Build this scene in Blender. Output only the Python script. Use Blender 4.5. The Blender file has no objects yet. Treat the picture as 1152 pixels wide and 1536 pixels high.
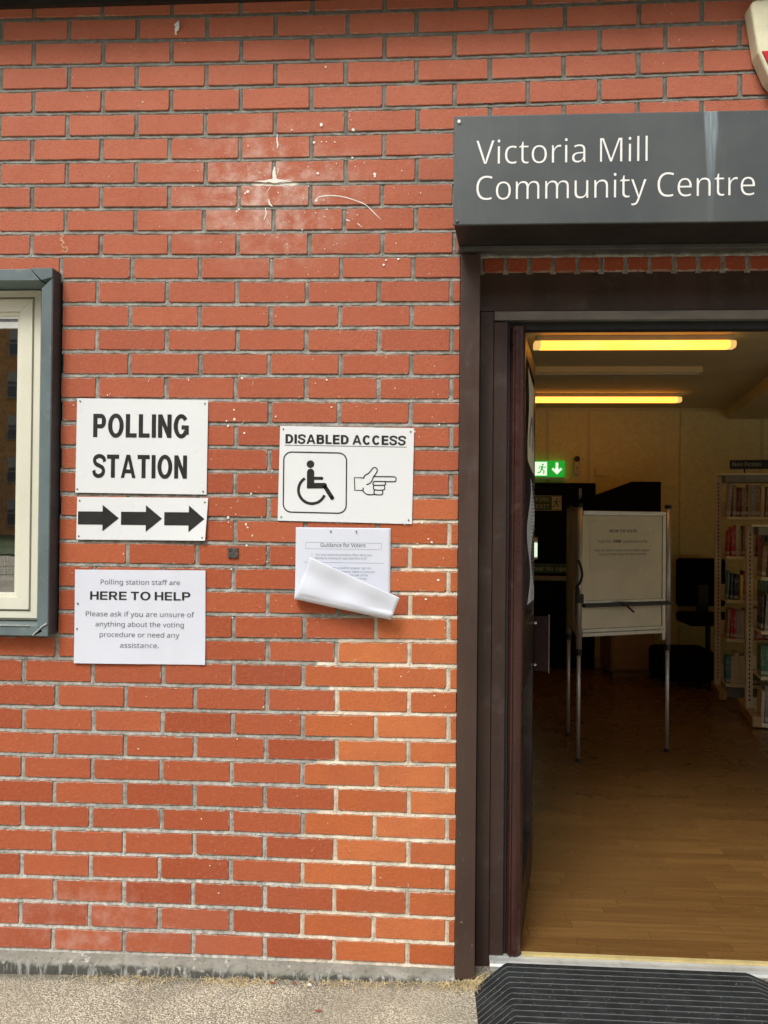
import bpy, math, random
from mathutils import Vector, Matrix
random.seed(7)
D = bpy.data
SC = bpy.context.scene
COL = SC.collection

# ------------------------------------------------------------------ camera, sky, sun, exposure
cam = D.objects.new('camera', D.cameras.new('camera'))
COL.objects.link(cam)
cam.data.sensor_fit = 'HORIZONTAL'
cam.data.sensor_width = 36.0
cam.data.lens = 1154.0 / 1152.0 * 36.0
cam.data.clip_start = 0.05
cam.data.clip_end = 600
cam.matrix_world = Matrix.Translation((1.2, -2.3595, 1.3552)) @ (
    Matrix.Rotation(0.05593, 4, 'Z') @ Matrix.Rotation(0.00892, 4, 'X') @ Matrix.Rotation(-0.00924, 4, 'Y')
    @ Matrix.Rotation(math.radians(90), 4, 'X'))
SC.camera = cam

SUN_ELEV, SUN_AZ = 52.0, 202.0            # azimuth clockwise from +Y (north); the wall faces -Y
world = D.worlds.new('World'); SC.world = world; world.use_nodes = True
wn = world.node_tree.nodes; wl = world.node_tree.links
wn.clear()
wo = wn.new('ShaderNodeOutputWorld'); wb = wn.new('ShaderNodeBackground')
sky = wn.new('ShaderNodeTexSky'); sky.sky_type = 'NISHITA'; sky.sun_disc = False
sky.sun_elevation = math.radians(SUN_ELEV); sky.sun_rotation = math.radians(SUN_AZ)
sky.dust_density = 4.0
hs = wn.new('ShaderNodeHueSaturation'); hs.inputs['Saturation'].default_value = 0.42   # cloud veil
wb.inputs['Strength'].default_value = 0.125
wl.new(sky.outputs[0], hs.inputs['Color']); wl.new(hs.outputs[0], wb.inputs[0]); wl.new(wb.outputs[0], wo.inputs[0])

sl = D.lights.new('sun', 'SUN'); sl.energy = 1.85; sl.angle = math.radians(22); sl.color = (1.0, 0.98, 0.95)
sun = D.objects.new('sun', sl); COL.objects.link(sun)
sd = Vector((math.sin(math.radians(SUN_AZ)) * math.cos(math.radians(SUN_ELEV)),
             math.cos(math.radians(SUN_AZ)) * math.cos(math.radians(SUN_ELEV)), math.sin(math.radians(SUN_ELEV))))
sun.rotation_euler = sd.to_track_quat('Z', 'Y').to_euler()
sun.location = (0, -5, 8)

SC.view_settings.view_transform = 'Standard'
SC.view_settings.look = 'None'
SC.view_settings.exposure = 0.35
SC.view_settings.gamma = 1.0
SC.view_settings.use_curve_mapping = False
SC.cycles.max_bounces = 8
SC.cycles.use_denoising = True

# ------------------------------------------------------------------ helpers
ORG = {}

class MB:
    """collects verts / faces, then links them as one mesh object"""
    def __init__(s): s.v = []; s.f = []; s.m = []; s.T = None
    def add(s, vs, fs, mi=0):
        b = len(s.v)
        if s.T: vs = [s.T(*p) for p in vs]
        s.v += [tuple(p) for p in vs]; s.f += [tuple(i + b for i in f) for f in fs]; s.m += [mi] * len(fs)
        return s
    def box(s, x0, x1, y0, y1, z0, z1, mi=0):
        vs = [(x0,y0,z0),(x1,y0,z0),(x1,y1,z0),(x0,y1,z0),(x0,y0,z1),(x1,y0,z1),(x1,y1,z1),(x0,y1,z1)]
        return s.add(vs, [(0,3,2,1),(4,5,6,7),(0,1,5,4),(1,2,6,5),(2,3,7,6),(3,0,4,7)], mi)
    def prism(s, poly, y0, y1, mi=0, axis='y'):
        """polygon in (a,b) extruded along an axis: y -> (a,y,b); z -> (a,b,z); x -> (x,a,b)"""
        n = len(poly)
        f = {'y': lambda a,b,t: (a,t,b), 'z': lambda a,b,t: (a,b,t), 'x': lambda a,b,t: (t,a,b)}[axis]
        vs = [f(a,b,y0) for a,b in poly] + [f(a,b,y1) for a,b in poly]
        fs = [tuple(range(n)), tuple(range(2*n-1, n-1, -1))] + [(i, i+n, (i+1)%n+n, (i+1)%n) for i in range(n)]
        return s.add(vs, fs, mi)
    def tube(s, p, q, r, r2=None, n=12, mi=0, caps=True):
        p = Vector(p); q = Vector(q); r2 = r if r2 is None else r2
        d = (q - p).normalized(); a = d.orthogonal().normalized(); b = d.cross(a)
        vs = []
        for c, rr in ((p, r), (q, r2)):
            for i in range(n):
                t = 2*math.pi*i/n; vs.append(c + rr*(math.cos(t)*a + math.sin(t)*b))
        fs = [(i, (i+1)%n, (i+1)%n+n, i+n) for i in range(n)]
        if caps: fs += [tuple(range(n-1,-1,-1)), tuple(range(n, 2*n))]
        return s.add(vs, fs, mi)
    def path(s, pts, r, n=6, mi=0):
        for a, b in zip(pts[:-1], pts[1:]): s.tube(a, b, r, n=n, mi=mi)
        return s
    def ribbon(s, pts, w, y, mi=0, closed=False, th=0.0):
        """flat line of width w along (x,z) points on the plane y"""
        P = [Vector((a, b)) for a, b in pts]; n = len(P); vs = []
        for i in range(n):
            a = P[i-1] if (i or closed) else P[i]; b = P[(i+1) % n] if (i < n-1 or closed) else P[i]
            d = (b - a); d = d.normalized() if d.length else Vector((1,0)); nn = Vector((-d.y, d.x))
            ww = w[i] if isinstance(w, (list, tuple)) else w
            vs += [(P[i].x + nn.x*ww/2, y, P[i].y + nn.y*ww/2), (P[i].x - nn.x*ww/2, y, P[i].y - nn.y*ww/2)]
        m = n if closed else n-1
        return s.add(vs, [(2*i, 2*i+1, (2*i+3) % (2*n), (2*i+2) % (2*n)) for i in range(m)], mi)
    def disc(s, cx, cz, r, y, n=24, mi=0, a0=0, wob=0):
        vs = [(cx + r*(1+random.uniform(-wob,wob))*math.cos(a0+2*math.pi*i/n), y, cz + r*(1+random.uniform(-wob,wob))*math.sin(a0+2*math.pi*i/n)) for i in range(n)]
        return s.add(vs, [tuple(range(n))], mi)
    def build(s, name, mat, parent=None, bevel=0, smooth=False, seg=2, **props):
        me = D.meshes.new(name)
        org = ORG.get(parent.name, Vector()) if parent else Vector()
        me.from_pydata([(v[0]-org.x, v[1]-org.y, v[2]-org.z) for v in s.v], [], s.f)
        mats = mat if isinstance(mat, (list, tuple)) else [mat]
        for m in mats: me.materials.append(m)
        for i, p in enumerate(me.polygons): p.material_index = s.m[i]; p.use_smooth = smooth
        me.update()
        o = D.objects.new(name, me); COL.objects.link(o); ORG[o.name] = org
        if parent: o.parent = parent
        if bevel:
            b = o.modifiers.new('bevel', 'BEVEL'); b.width = bevel; b.segments = seg; b.limit_method = 'ANGLE'; b.angle_limit = math.radians(40)
        for k, v in props.items(): o[k] = v
        return o

def thing(name, label, cat, loc=(0,0,0), group=None):
    o = D.objects.new(name, None); COL.objects.link(o); o.location = loc; o.empty_display_size = .1
    ORG[o.name] = Vector(loc); o['label'] = label; o['category'] = cat
    if group: o['group'] = group
    return o
def tag(o, label, cat, group=None):
    o['label'] = label; o['category'] = cat
    if group: o['group'] = group
    return o

# ------------------------------------------------------------------ materials
class NT:
    def __init__(s, name):
        s.m = D.materials.new(name); s.m.use_nodes = True; s.n = s.m.node_tree.nodes; s.l = s.m.node_tree.links
        s.b = s.n['Principled BSDF']; s.out = s.n['Material Output']
        g = s.n.new('ShaderNodeNewGeometry'); s.pos = g.outputs['Position']
    def new(s, t, **k):
        x = s.n.new(t)
        for a, b in k.items(): setattr(x, a, b)
        return x
    def lk(s, a, b): s.l.new(a, b)
    def put(s, sock, v):
        if isinstance(v, bpy.types.NodeSocket): s.lk(v, sock)
        elif isinstance(v, (tuple, list)) and len(v) == 3 and sock.type == 'RGBA': sock.default_value = (*v, 1)
        else: sock.default_value = v
    def math(s, op, a, b=0.0, c=None, clamp=False):
        x = s.new('ShaderNodeMath', operation=op); x.use_clamp = clamp
        s.put(x.inputs[0], a); s.put(x.inputs[1], b)
        if c is not None: s.put(x.inputs[2], c)
        return x.outputs[0]
    def mix(s, f, a, b, mode='MIX'):
        x = s.new('ShaderNodeMix', data_type='RGBA', blend_type=mode)
        s.put(x.inputs[0], f); s.put(x.inputs[6], a); s.put(x.inputs[7], b)
        return x.outputs[2]
    def scaled(s, vec, sc):
        x = s.new('ShaderNodeVectorMath', operation='MULTIPLY'); s.lk(vec, x.inputs[0]); x.inputs[1].default_value = sc if isinstance(sc, tuple) else (sc,)*3
        return x.outputs[0]
    def noise(s, scale, detail=3, rough=.55, vec=None, stretch=None):
        x = s.new('ShaderNodeTexNoise'); x.inputs['Scale'].default_value = scale; x.inputs['Detail'].default_value = detail; x.inputs['Roughness'].default_value = rough
        v = vec or s.pos
        if stretch: v = s.scaled(v, stretch)
        s.lk(v, x.inputs['Vector']); return x.outputs[0]
    def voro(s, scale, vec=None, feature='F1'):
        x = s.new('ShaderNodeTexVoronoi', feature=feature); x.inputs['Scale'].default_value = scale; s.lk(vec or s.pos, x.inputs['Vector']); return x
    def ramp(s, f, lo, hi, a=0.0, b=1.0):
        x = s.new('ShaderNodeMapRange'); x.interpolation_type = 'SMOOTHSTEP'; s.put(x.inputs[0], f)
        for i, v in zip((1,2,3,4), (lo,hi,a,b)): s.put(x.inputs[i], v)
        return x.outputs[0]
    def bump(s, h, strength=.3, dist=.001):
        x = s.new('ShaderNodeBump'); x.inputs['Strength'].default_value = strength; x.inputs['Distance'].default_value = dist
        s.lk(h, x.inputs['Height']); s.lk(x.outputs[0], s.b.inputs['Normal']); return x
    def xyz(s):
        x = s.new('ShaderNodeSeparateXYZ'); s.lk(s.pos, x.inputs[0]); return x.outputs
    def col(s, v): s.put(s.b.inputs['Base Color'], v)
    def set(s, **k):
        for a, v in k.items(): s.put(s.b.inputs[a.replace('_', ' ')], v)

def simple(name, c, rough=.5, var=.12, scale=12, metallic=0, bump=.0, bscale=200, dirt=None, dirt_amt=.5, dirt_scale=6, spec=.5, stretch=None):
    t = NT(name)
    n = t.noise(scale, 4, stretch=stretch)
    col = t.mix(t.ramp(n, .3, .7), tuple(x*(1-var) for x in c), tuple(min(1, x*(1+var)) for x in c))
    if dirt:
        col = t.mix(t.ramp(t.noise(dirt_scale, 6, .7), .52, .75, 0, dirt_amt), col, dirt)
    t.col(col); t.set(Roughness=t.ramp(t.noise(scale*2.3, 3), .2, .8, max(0, rough-.08), min(1, rough+.08)), Metallic=metallic)
    t.b.inputs['Specular IOR Level'].default_value = spec
    if bump: t.bump(t.noise(bscale, 3), bump, .001)
    return t.m

# --- brick: object colour carries R = orange share, G = value, B = paler tint, growing with height
def brick_mat():
    t = NT('red_brick')
    oi = t.new('ShaderNodeObjectInfo')
    sp = t.new('ShaderNodeSeparateColor'); t.lk(oi.outputs['Color'], sp.inputs[0])
    red = t.mix(sp.outputs[1], (.315, .066, .028), (.425, .108, .046))
    org = t.mix(sp.outputs[1], (.47, .120, .034), (.60, .190, .062))
    c = t.mix(sp.outputs[0], red, org)
    c = t.mix(t.math('MULTIPLY', sp.outputs[2], .78), c, (.480, .165, .100))
    n1 = t.noise(9, 4); n2 = t.noise(90, 3)
    c = t.mix(t.ramp(n1, .3, .7, 0, .22), c, (.38, .085, .035))
    c = t.mix(t.ramp(n2, .50, .75, 0, .26), c, (.60, .21, .11))
    c = t.mix(t.ramp(t.noise(150, 3, .7), .52, .72, 0, .35), c, (.24, .055, .03))
    c = t.mix(t.ramp(t.noise(3.1, 4, .6), .45, .7, 0, .25), c, (.33, .10, .06))
    vs = t.voro(170); c = t.mix(t.ramp(vs.outputs['Distance'], .07, .16, .35, 0), c, (.22, .05, .025))
    # white lime bloom round the splash, and low down at the left
    x, y, z = t.xyz()
    def blob(cx, cz, rx, rz):
        a = t.math('DIVIDE', t.math('SUBTRACT', x, cx), rx); b = t.math('DIVIDE', t.math('SUBTRACT', z, cz), rz)
        return t.math('SUBTRACT', 1.0, t.math('SQRT', t.math('ADD', t.math('MULTIPLY', a, a), t.math('MULTIPLY', b, b))), clamp=True)
    wisp = t.ramp(t.noise(16, 5, .65), .40, .72)
    w2 = t.ramp(t.noise(30, 3, .6, stretch=(.35, 1, 1)), .45, .7)
    bl = t.math('MAXIMUM', blob(.70, 2.36, .36, .27), t.math('MULTIPLY', blob(.15, .06, .40, .22), .38))
    c = t.mix(t.math('MULTIPLY', t.math('MULTIPLY', bl, wisp), .85), c, (.70, .55, .47))
    c = t.mix(t.math('MULTIPLY', t.math('MULTIPLY', blob(.60, 2.33, .28, .16), w2), .40), c, (.75, .55, .45))
    # faint dark rain streaks
    c = t.mix(t.ramp(t.noise(5, 4, .6, stretch=(3, 1, .35)), .55, .8, 0, .22), c, (.25, .09, .05))
    # pale specks
    v = t.voro(42); rnd = t.new('ShaderNodeSeparateColor'); t.lk(v.outputs['Color'], rnd.inputs[0])
    speck = t.math('MULTIPLY', t.ramp(v.outputs['Distance'], .045, .09, 1, 0), t.math('GREATER_THAN', rnd.outputs[0], .87))
    c = t.mix(t.math('MULTIPLY', speck, .8), c, (.80, .60, .48))
    # mortar smeared over the arrises
    tc = t.new('ShaderNodeTexCoord'); so = t.new('ShaderNodeSeparateXYZ'); t.lk(tc.outputs['Object'], so.inputs[0])
    ex = t.math('MULTIPLY', t.math('SUBTRACT', .5, t.math('ABSOLUTE', so.outputs[0])), .21)
    ez = t.math('MULTIPLY', t.math('SUBTRACT', .5, t.math('ABSOLUTE', so.outputs[2])), .065)
    e = t.math('MINIMUM', ex, ez)
    e = t.math('SUBTRACT', e, t.math('MULTIPLY', t.math('SUBTRACT', t.noise(55, 4, .65), .5), .0165))
    topw = t.math('MULTIPLY', t.ramp(so.outputs[2], .36, .46), t.math('MULTIPLY', t.ramp(t.noise(48, 3, .6, stretch=(1, 1, .2)), .42, .62), .0022))
    sm = t.ramp(t.math('SUBTRACT', e, topw), .0004, .0018, .88, 0)
    mc = t.mix(sp.outputs[0], (.40, .385, .34), (.60, .52, .40))
    mc = t.mix(t.ramp(t.noise(70, 3), .4, .7), mc, (.30, .28, .24))
    sm = t.math('MULTIPLY', sm, t.math('ADD', t.ramp(t.noise(6, 2), .40, .62, .25, 1.0), t.math('MULTIPLY', sp.outputs[2], -.25), clamp=True))
    c = t.mix(sm, c, mc)
    t.col(c); t.set(Roughness=.82); t.b.inputs['Specular IOR Level'].default_value = .25
    h = t.math('ADD', t.noise(260, 3), t.math('MULTIPLY', t.noise(60, 3), 1.2))
    h = t.math('ADD', h, t.math('MULTIPLY', t.ramp(t.voro(130).outputs['Distance'], .0, .3), .9))
    t.bump(h, .8, .0016)
    return t.m
BRICK = brick_mat()

def mortar_mat():
    t = NT('weathered_mortar')
    a = t.new('ShaderNodeAttribute', attribute_name='tone'); sp = t.new('ShaderNodeSeparateColor'); t.lk(a.outputs['Color'], sp.inputs[0])
    cream = t.ramp(t.math('ADD', sp.outputs[0], t.math('MULTIPLY', t.math('SUBTRACT', t.noise(30, 3), .5), .5)), .4, .6)
    g = t.mix(t.ramp(t.noise(28, 5, .7), .35, .65), (.19, .18, .15), (.40, .385, .34))
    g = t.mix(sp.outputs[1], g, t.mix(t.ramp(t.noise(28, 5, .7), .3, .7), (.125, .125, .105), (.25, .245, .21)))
    g = t.mix(sp.outputs[2], g, t.mix(t.ramp(t.noise(45, 4, .7), .35, .6), (.30, .29, .25), (.58, .555, .49)))
    cr = t.mix(t.ramp(t.noise(26, 4), .3, .7), (.56, .48, .36), (.76, .68, .54))
    c = t.mix(cream, g, cr)
    c = t.mix(t.ramp(t.noise(120, 4, .7), .54, .70, 0, .65), c, (.085, .085, .07))
    c = t.mix(t.ramp(t.noise(5.5, 4, .6), .42, .66, 0, .45), c, (.16, .155, .13))
    x, y, z = t.xyz()
    # white paint run in the joint under the splash
    a1 = t.math('DIVIDE', t.math('SUBTRACT', x, .72), .10); b1 = t.math('DIVIDE', t.math('SUBTRACT', z, 2.40), .05)
    bl = t.math('SUBTRACT', 1.0, t.math('ADD', t.math('MULTIPLY', a1, a1), t.math('MULTIPLY', b1, b1)), clamp=True)
    c = t.mix(t.ramp(t.math('ADD', bl, t.math('MULTIPLY', t.noise(60, 3), .4)), .5, .9), c, (.74, .72, .62))
    t.col(c); t.set(Roughness=.95); t.b.inputs['Specular IOR Level'].default_value = .15
    t.bump(t.math('ADD', t.noise(320, 4, .7), t.noise(70, 3)), .7, .002)
    return t.m
MORTAR = mortar_mat()

def concrete_mat():
    t = NT('plinth_concrete')
    x, y, z = t.xyz()
    n = t.noise(14, 6, .65)
    c = t.mix(t.ramp(n, .3, .7), (.21, .205, .175), (.36, .345, .295))
    c = t.mix(t.ramp(t.noise(7, 4, .6, stretch=(1, 1, 2)), .42, .62, 0, .55), c, (.17, .17, .125))
    # moss and soot with a ragged upper line, worst on the upright face
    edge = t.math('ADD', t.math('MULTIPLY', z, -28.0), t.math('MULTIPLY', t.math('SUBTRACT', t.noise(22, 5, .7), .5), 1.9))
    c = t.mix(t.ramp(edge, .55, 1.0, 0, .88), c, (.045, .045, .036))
    c = t.mix(t.math('MULTIPLY', t.ramp(t.noise(60, 4, .7, stretch=(1,1,.15)), .50, .62), t.ramp(z, -.014, -.024)), c, (.30, .30, .27))
    c = t.mix(t.ramp(t.noise(90, 4, .7), .56, .70, 0, .7), c, (.05, .05, .04))
    c = t.mix(t.ramp(t.noise(40, 2, .5), .66, .74, 0, .8), c, (.52, .50, .44))
    t.col(c); t.set(Roughness=.92)
    t.bump(t.math('ADD', t.noise(150, 5, .7), t.math('MULTIPLY', t.noise(25, 3), 2)), .8, .003)
    return t.m
def ground_mat():
    t = NT('exposed_aggregate')
    v = t.voro(190); sp = t.new('ShaderNodeSeparateColor'); t.lk(v.outputs['Color'], sp.inputs[0])
    v2 = t.voro(95); sp2 = t.new('ShaderNodeSeparateColor'); t.lk(v2.outputs['Color'], sp2.inputs[0])
    c = t.mix(sp.outputs[0], (.36, .335, .24), (.92, .87, .68))
    c = t.mix(t.math('MULTIPLY', sp2.outputs[1], .35), c, (.66, .58, .42))
    c = t.mix(t.ramp(v.outputs['Distance'], .34, .66, 0, .70), c, (.13, .12, .09))
    c = t.mix(t.ramp(t.noise(3.2, 5, .6), .42, .64, 0, .42), c, (.19, .175, .13))
    c = t.mix(t.ramp(t.noise(1.3, 3), .45, .7, 0, .25), c, (.52, .46, .34))
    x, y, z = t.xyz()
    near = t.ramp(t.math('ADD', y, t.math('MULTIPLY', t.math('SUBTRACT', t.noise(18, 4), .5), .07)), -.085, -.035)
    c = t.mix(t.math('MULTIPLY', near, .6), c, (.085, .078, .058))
    t.col(c); t.set(Roughness=.95)
    h = t.math('SUBTRACT', t.math('MULTIPLY', t.noise(60, 3), .6), v.outputs['Distance'])
    t.bump(h, 1.0, .004)
    return t.m

M = {}
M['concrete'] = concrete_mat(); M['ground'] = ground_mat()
def brown_paint():
    t = NT('brown_coated_metal')
    c = t.mix(t.ramp(t.noise(4, 4, stretch=(1,1,.3)), .3, .7), (.050, .028, .020), (.078, .050, .038))
    c = t.mix(t.ramp(t.noise(11, 5, .7, stretch=(2.5,1,.5)), .55, .8, 0, .35), c, (.17, .14, .125))
    x, y, z = t.xyz()
    low = t.ramp(z, .7, 0.0)
    sc = t.math('MULTIPLY', t.ramp(t.noise(75, 4, .75, stretch=(1,1,.6)), .64, .70), low)
    c = t.mix(t.math('MULTIPLY', sc, .75), c, (.42, .37, .32))
    t.col(c); t.set(Roughness=t.ramp(t.noise(14, 4), .3, .7, .34, .50)); t.bump(t.noise(300, 2), .06, .0005)
    return t.m
M['brown'] = brown_paint()
M['brown_dark'] = simple('dark_brown_paint', (.022, .014, .012), .38, .2, 9, dirt=(.12,.10,.09), dirt_amt=.35, stretch=(1,1,.3))
M['maroon'] = simple('maroon_gloss_finger_guard', (.042, .015, .012), .30, .25, 8, dirt=(.12,.07,.055), dirt_amt=.45, dirt_scale=14, stretch=(1,1,.25))
M['transom'] = simple('pale_transom_coating', (.17, .155, .135), .45, .2, 16, dirt=(.05,.045,.04), dirt_amt=.5, stretch=(.4,1,1))  # paler than the rest of the door frame
M['brown2'] = simple('brown_coated_stile', (.042, .024, .018), .42, .25, 6, dirt=(.14,.11,.10), dirt_amt=.3, dirt_scale=12, stretch=(2,1,.3), spec=.4)
M['black'] = simple('flat_black', (.008, .008, .008), .7)
M['grey_trim'] = simple('slate_grey_coated_trim', (.115, .155, .160), .42, .14, 7, dirt=(.24,.28,.27), dirt_amt=.45, dirt_scale=30, bump=.1, bscale=120, stretch=(1,1,.5))
M['grey_trim_dirty'] = simple('grimy_side_trim', (.050, .052, .054), .55, .25, 9, dirt=(.10,.10,.09), stretch=(1,1,.4))
M['seal'] = simple('pale_sealant', (.42, .45, .42), .6, .15, 40)
M['upvc'] = simple('cream_plastic_frame', (.70, .69, .56), .35, .04, 5, dirt=(.55,.52,.38), dirt_amt=.35, dirt_scale=4, stretch=(1,1,.4))
M['upvc_groove'] = simple('cream_plastic_groove', (.36, .35, .26), .5, .1, 20)
M['white_blind'] = simple('white_blind_rail', (.80, .82, .80), .5, .04)
M['sign_grey'] = None
M['white_letter'] = simple('white_vinyl_lettering', (.80, .80, .76), .5, .04, 30)
M['board'] = simple('white_plastic_board', (.74, .765, .765), .32, .02, 3, dirt=(.70,.71,.68), dirt_amt=.35, dirt_scale=5)
M['ink'] = simple('black_print', (.018, .019, .018), .38, .15, 14)
M['ink_soft'] = simple('grey_print', (.10, .11, .125), .6, .1, 30)
M['ink_faint'] = simple('faint_print', (.22, .24, .28), .7, .1, 30)
def paper_mat(name, c, trans=.25):
    t = NT(name)
    col = t.mix(t.ramp(t.noise(6, 4), .3, .7), tuple(x*.97 for x in c), c)
    t.col(col); t.set(Roughness=.75); t.b.inputs['Specular IOR Level'].default_value = .25
    t.bump(t.noise(18, 3, .5), .12, .003)
    tr = t.new('ShaderNodeBsdfTranslucent'); t.lk(col, tr.inputs[0])
    mx = t.new('ShaderNodeMixShader'); mx.inputs[0].default_value = trans
    t.lk(t.b.outputs[0], mx.inputs[1]); t.lk(tr.outputs[0], mx.inputs[2]); t.lk(mx.outputs[0], t.out.inputs[0])
    return t.m
M['paper'] = paper_mat('white_printer_paper', (.76, .795, .87), .14)
M['paper2'] = paper_mat('pale_poster_paper', (.82, .79, .62), .1)
M['steel'] = simple('steel_screw', (.16, .15, .14), .4, .2, 60, metallic=.8)
M['chrome'] = simple('polished_chrome', (.75, .75, .72), .15, .05, metallic=1.0)
M['silver'] = simple('anodised_aluminium', (.56, .55, .50), .36, .05, 20, metallic=.55)
M['white_paint'] = simple('splashed_white_paint', (.80, .76, .66), .6, .08, 60)
M['scrap_dark'] = simple('grey_torn_paper', (.16, .16, .16), .7, .4, 90)
M['soffit'] = simple('dark_soffit_board', (.020, .017, .015), .55, .3, 6)
M['soffit_grey'] = simple('grey_fascia_edge', (.07, .066, .06), .5, .3, 8)
M['navy'] = simple('navy_fabric', (.006, .007, .013), .9, .2, 30, bump=.2, bscale=400, spec=.08)
M['dark_door'] = simple('dark_blue_door_paint', (.006, .010, .017), .75, .2, 5, spec=.1)
M['black_plastic'] = simple('black_plastic', (.012, .012, .013), .4)
M['cream_plastic'] = simple('cream_plastic', (.55, .52, .40), .45, .05)
M['booth_panel'] = simple('grey_board_panel', (.78, .73, .55), .6, .05, 8, bump=.08)
M['oak'] = simple('pale_oak_edging', (.42, .29, .14), .5, .2, 20, stretch=(6,1,1))
M['cupboard'] = simple('oak_laminate', (.36, .22, .10), .5, .12, 14, stretch=(1,1,6))
M['shelf_metal'] = simple('cream_steel_shelving', (.80, .72, .50), .45, .06)
M['shelf_grey'] = simple('grey_canopy_metal', (.26, .25, .22), .5, .08)
M['alarm_cream'] = simple('aged_cream_plastic', (.70, .67, .46), .4, .08, 12, dirt=(.40,.38,.26), dirt_amt=.4, dirt_scale=22)
M['alarm_red'] = simple('red_plastic', (.50, .012, .020), .35, .08)
M['sill'] = simple('scuffed_aluminium_sill', (.50, .51, .48), .38, .12, 18, metallic=.35, dirt=(.20,.19,.16), dirt_amt=.6, dirt_scale=25, stretch=(.3,1,1))
M['gold'] = simple('brass_edge_strip', (.72, .58, .26), .35, .12, 18, metallic=.3, dirt=(.35,.25,.1), dirt_amt=.5)
M['rubber'] = simple('black_ribbed_rubber', (.021, .024, .024), .55, .25, 14, dirt=(.05,.05,.045), dirt_amt=.4, dirt_scale=20, bump=.2, bscale=300, spec=.25)
M['rubber_worn'] = simple('worn_rubber_ridge', (.17, .178, .17), .6, .25, 30, dirt=(.10,.10,.095), dirt_amt=.5, dirt_scale=30)
M['straw'] = simple('dry_grass', (.60, .48, .26), .8, .35, 25)
M['clip'] = simple('dry_clippings', (.24, .24, .18), .8, .3, 40)
M['leaf'] = simple('brown_red_leaf', (.22, .06, .03), .7, .2)
M['ceiling'] = simple('cream_ceiling_board', (.64, .56, .34), .8, .05, 3)
def wallpaint():
    t = NT('cream_textured_wall')
    c = t.mix(t.ramp(t.noise(30, 4, .7), .3, .7), (.70, .63, .32), (.82, .75, .40))
    t.col(c); t.set(Roughness=.85); t.bump(t.noise(70, 4, .6), .5, .004); return t.m
M['wall'] = wallpaint()
M['carpet_dark'] = simple('dark_lining', (.03,.028,.025), .9)

def sign_mat():
    t = NT('grey_sign_panel')
    c = t.mix(t.ramp(t.noise(3, 5, .6), .3, .7), (.058, .068, .068), (.082, .093, .091))
    c = t.mix(t.ramp(t.noise(7, 5, .7, stretch=(3,1,.35)), .55, .8, 0, .3), c, (.17, .18, .175))
    x, y, z = t.xyz()
    # pale lime run down the face
    k = t.ramp(z, 2.20, 2.485, .10, 1.0)
    wd = t.ramp(z, 2.20, 2.485, .010, .022)
    d = t.math('ABSOLUTE', t.math('SUBTRACT', x, t.math('ADD', 1.968, t.math('MULTIPLY', t.math('SUBTRACT', t.noise(8, 2), .5), .008))))
    m = t.math('MULTIPLY', t.ramp(t.math('DIVIDE', d, wd), .55, 1.0, 1, 0), k)
    st = t.ramp(t.noise(14, 4, .7, stretch=(14,1,.5)), .30, .70)
    c = t.mix(t.math('MULTIPLY', t.math('MULTIPLY', m, t.math('ADD', .35, t.math('MULTIPLY', st, .65))), .60), c, (.42, .52, .56))
    v = t.voro(28); rnd = t.new('ShaderNodeSeparateColor'); t.lk(v.outputs['Color'], rnd.inputs[0])
    c = t.mix(t.math('MULTIPLY', t.ramp(v.outputs['Distance'], .02, .05, .5, 0), t.math('GREATER_THAN', rnd.outputs[0], .85)), c, (.4,.42,.4))
    t.col(c); t.set(Roughness=t.ramp(t.noise(9, 4), .3, .7, .34, .5)); return t.m
M['sign_grey'] = sign_mat()

def glass_mat(name, refl=1.0, tint=(.9,.92,.9)):
    t = NT(name)
    t.n.remove(t.b)
    tr = t.new('ShaderNodeBsdfTransparent'); tr.inputs[0].default_value = (*tint, 1)
    gl = t.new('ShaderNodeBsdfGlossy'); gl.inputs['Roughness'].default_value = .012
    bp = t.new('ShaderNodeBump'); bp.inputs['Strength'].default_value = .06; bp.inputs['Distance'].default_value = .002; t.lk(t.noise(9, 2), bp.inputs['Height']); t.lk(bp.outputs[0], gl.inputs['Normal'])
    lw = t.new('ShaderNodeFresnel'); lw.inputs[0].default_value = 1.5
    f = t.math('MULTIPLY', lw.outputs[0], refl, clamp=True)
    mx = t.new('ShaderNodeMixShader'); t.lk(f, mx.inputs[0]); t.lk(tr.outputs[0], mx.inputs[1]); t.lk(gl.outputs[0], mx.inputs[2])
    t.lk(mx.outputs[0], t.out.inputs[0]); return t.m
M['glass'] = glass_mat('window_glass', 12.0, (.75,.76,.72)); M['door_glass'] = glass_mat('door_glass', 2.2, (.6,.6,.58))

def emis(name, c, s, base=(.5,.5,.5)):
    t = NT(name); t.col(base); t.put(t.b.inputs['Emission Color'], c); t.b.inputs['Emission Strength'].default_value = s; return t.m
def lamp_mat():
    t = NT('lit_yellow_diffuser')
    n = t.ramp(t.noise(3, 2, stretch=(1,1,1)), .3, .7)
    t.put(t.b.inputs['Emission Color'], t.mix(n, (1.0, .33, .035), (1.0, .37, .055))); t.b.inputs['Emission Strength'].default_value = 2.75
    t.col((.6,.5,.2)); return t.m
M['lamp'] = lamp_mat()
M['lamp_end'] = emis('lamp_end_glow', (1.0, .60, .18), .65, (.6,.5,.25))
M['exit_green'] = emis('lit_green_exit_panel', (.01, .42, .03), .62, (.01,.2,.02))
M['white_glow'] = emis('white_glow_panel', (.8, 1, .75), .75, (.7,.7,.7))
M['dim_green'] = simple('unlit_green_print', (.035, .10, .045), .4)
M['dim_white'] = simple('unlit_pale_print', (.50, .52, .36), .4)

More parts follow.
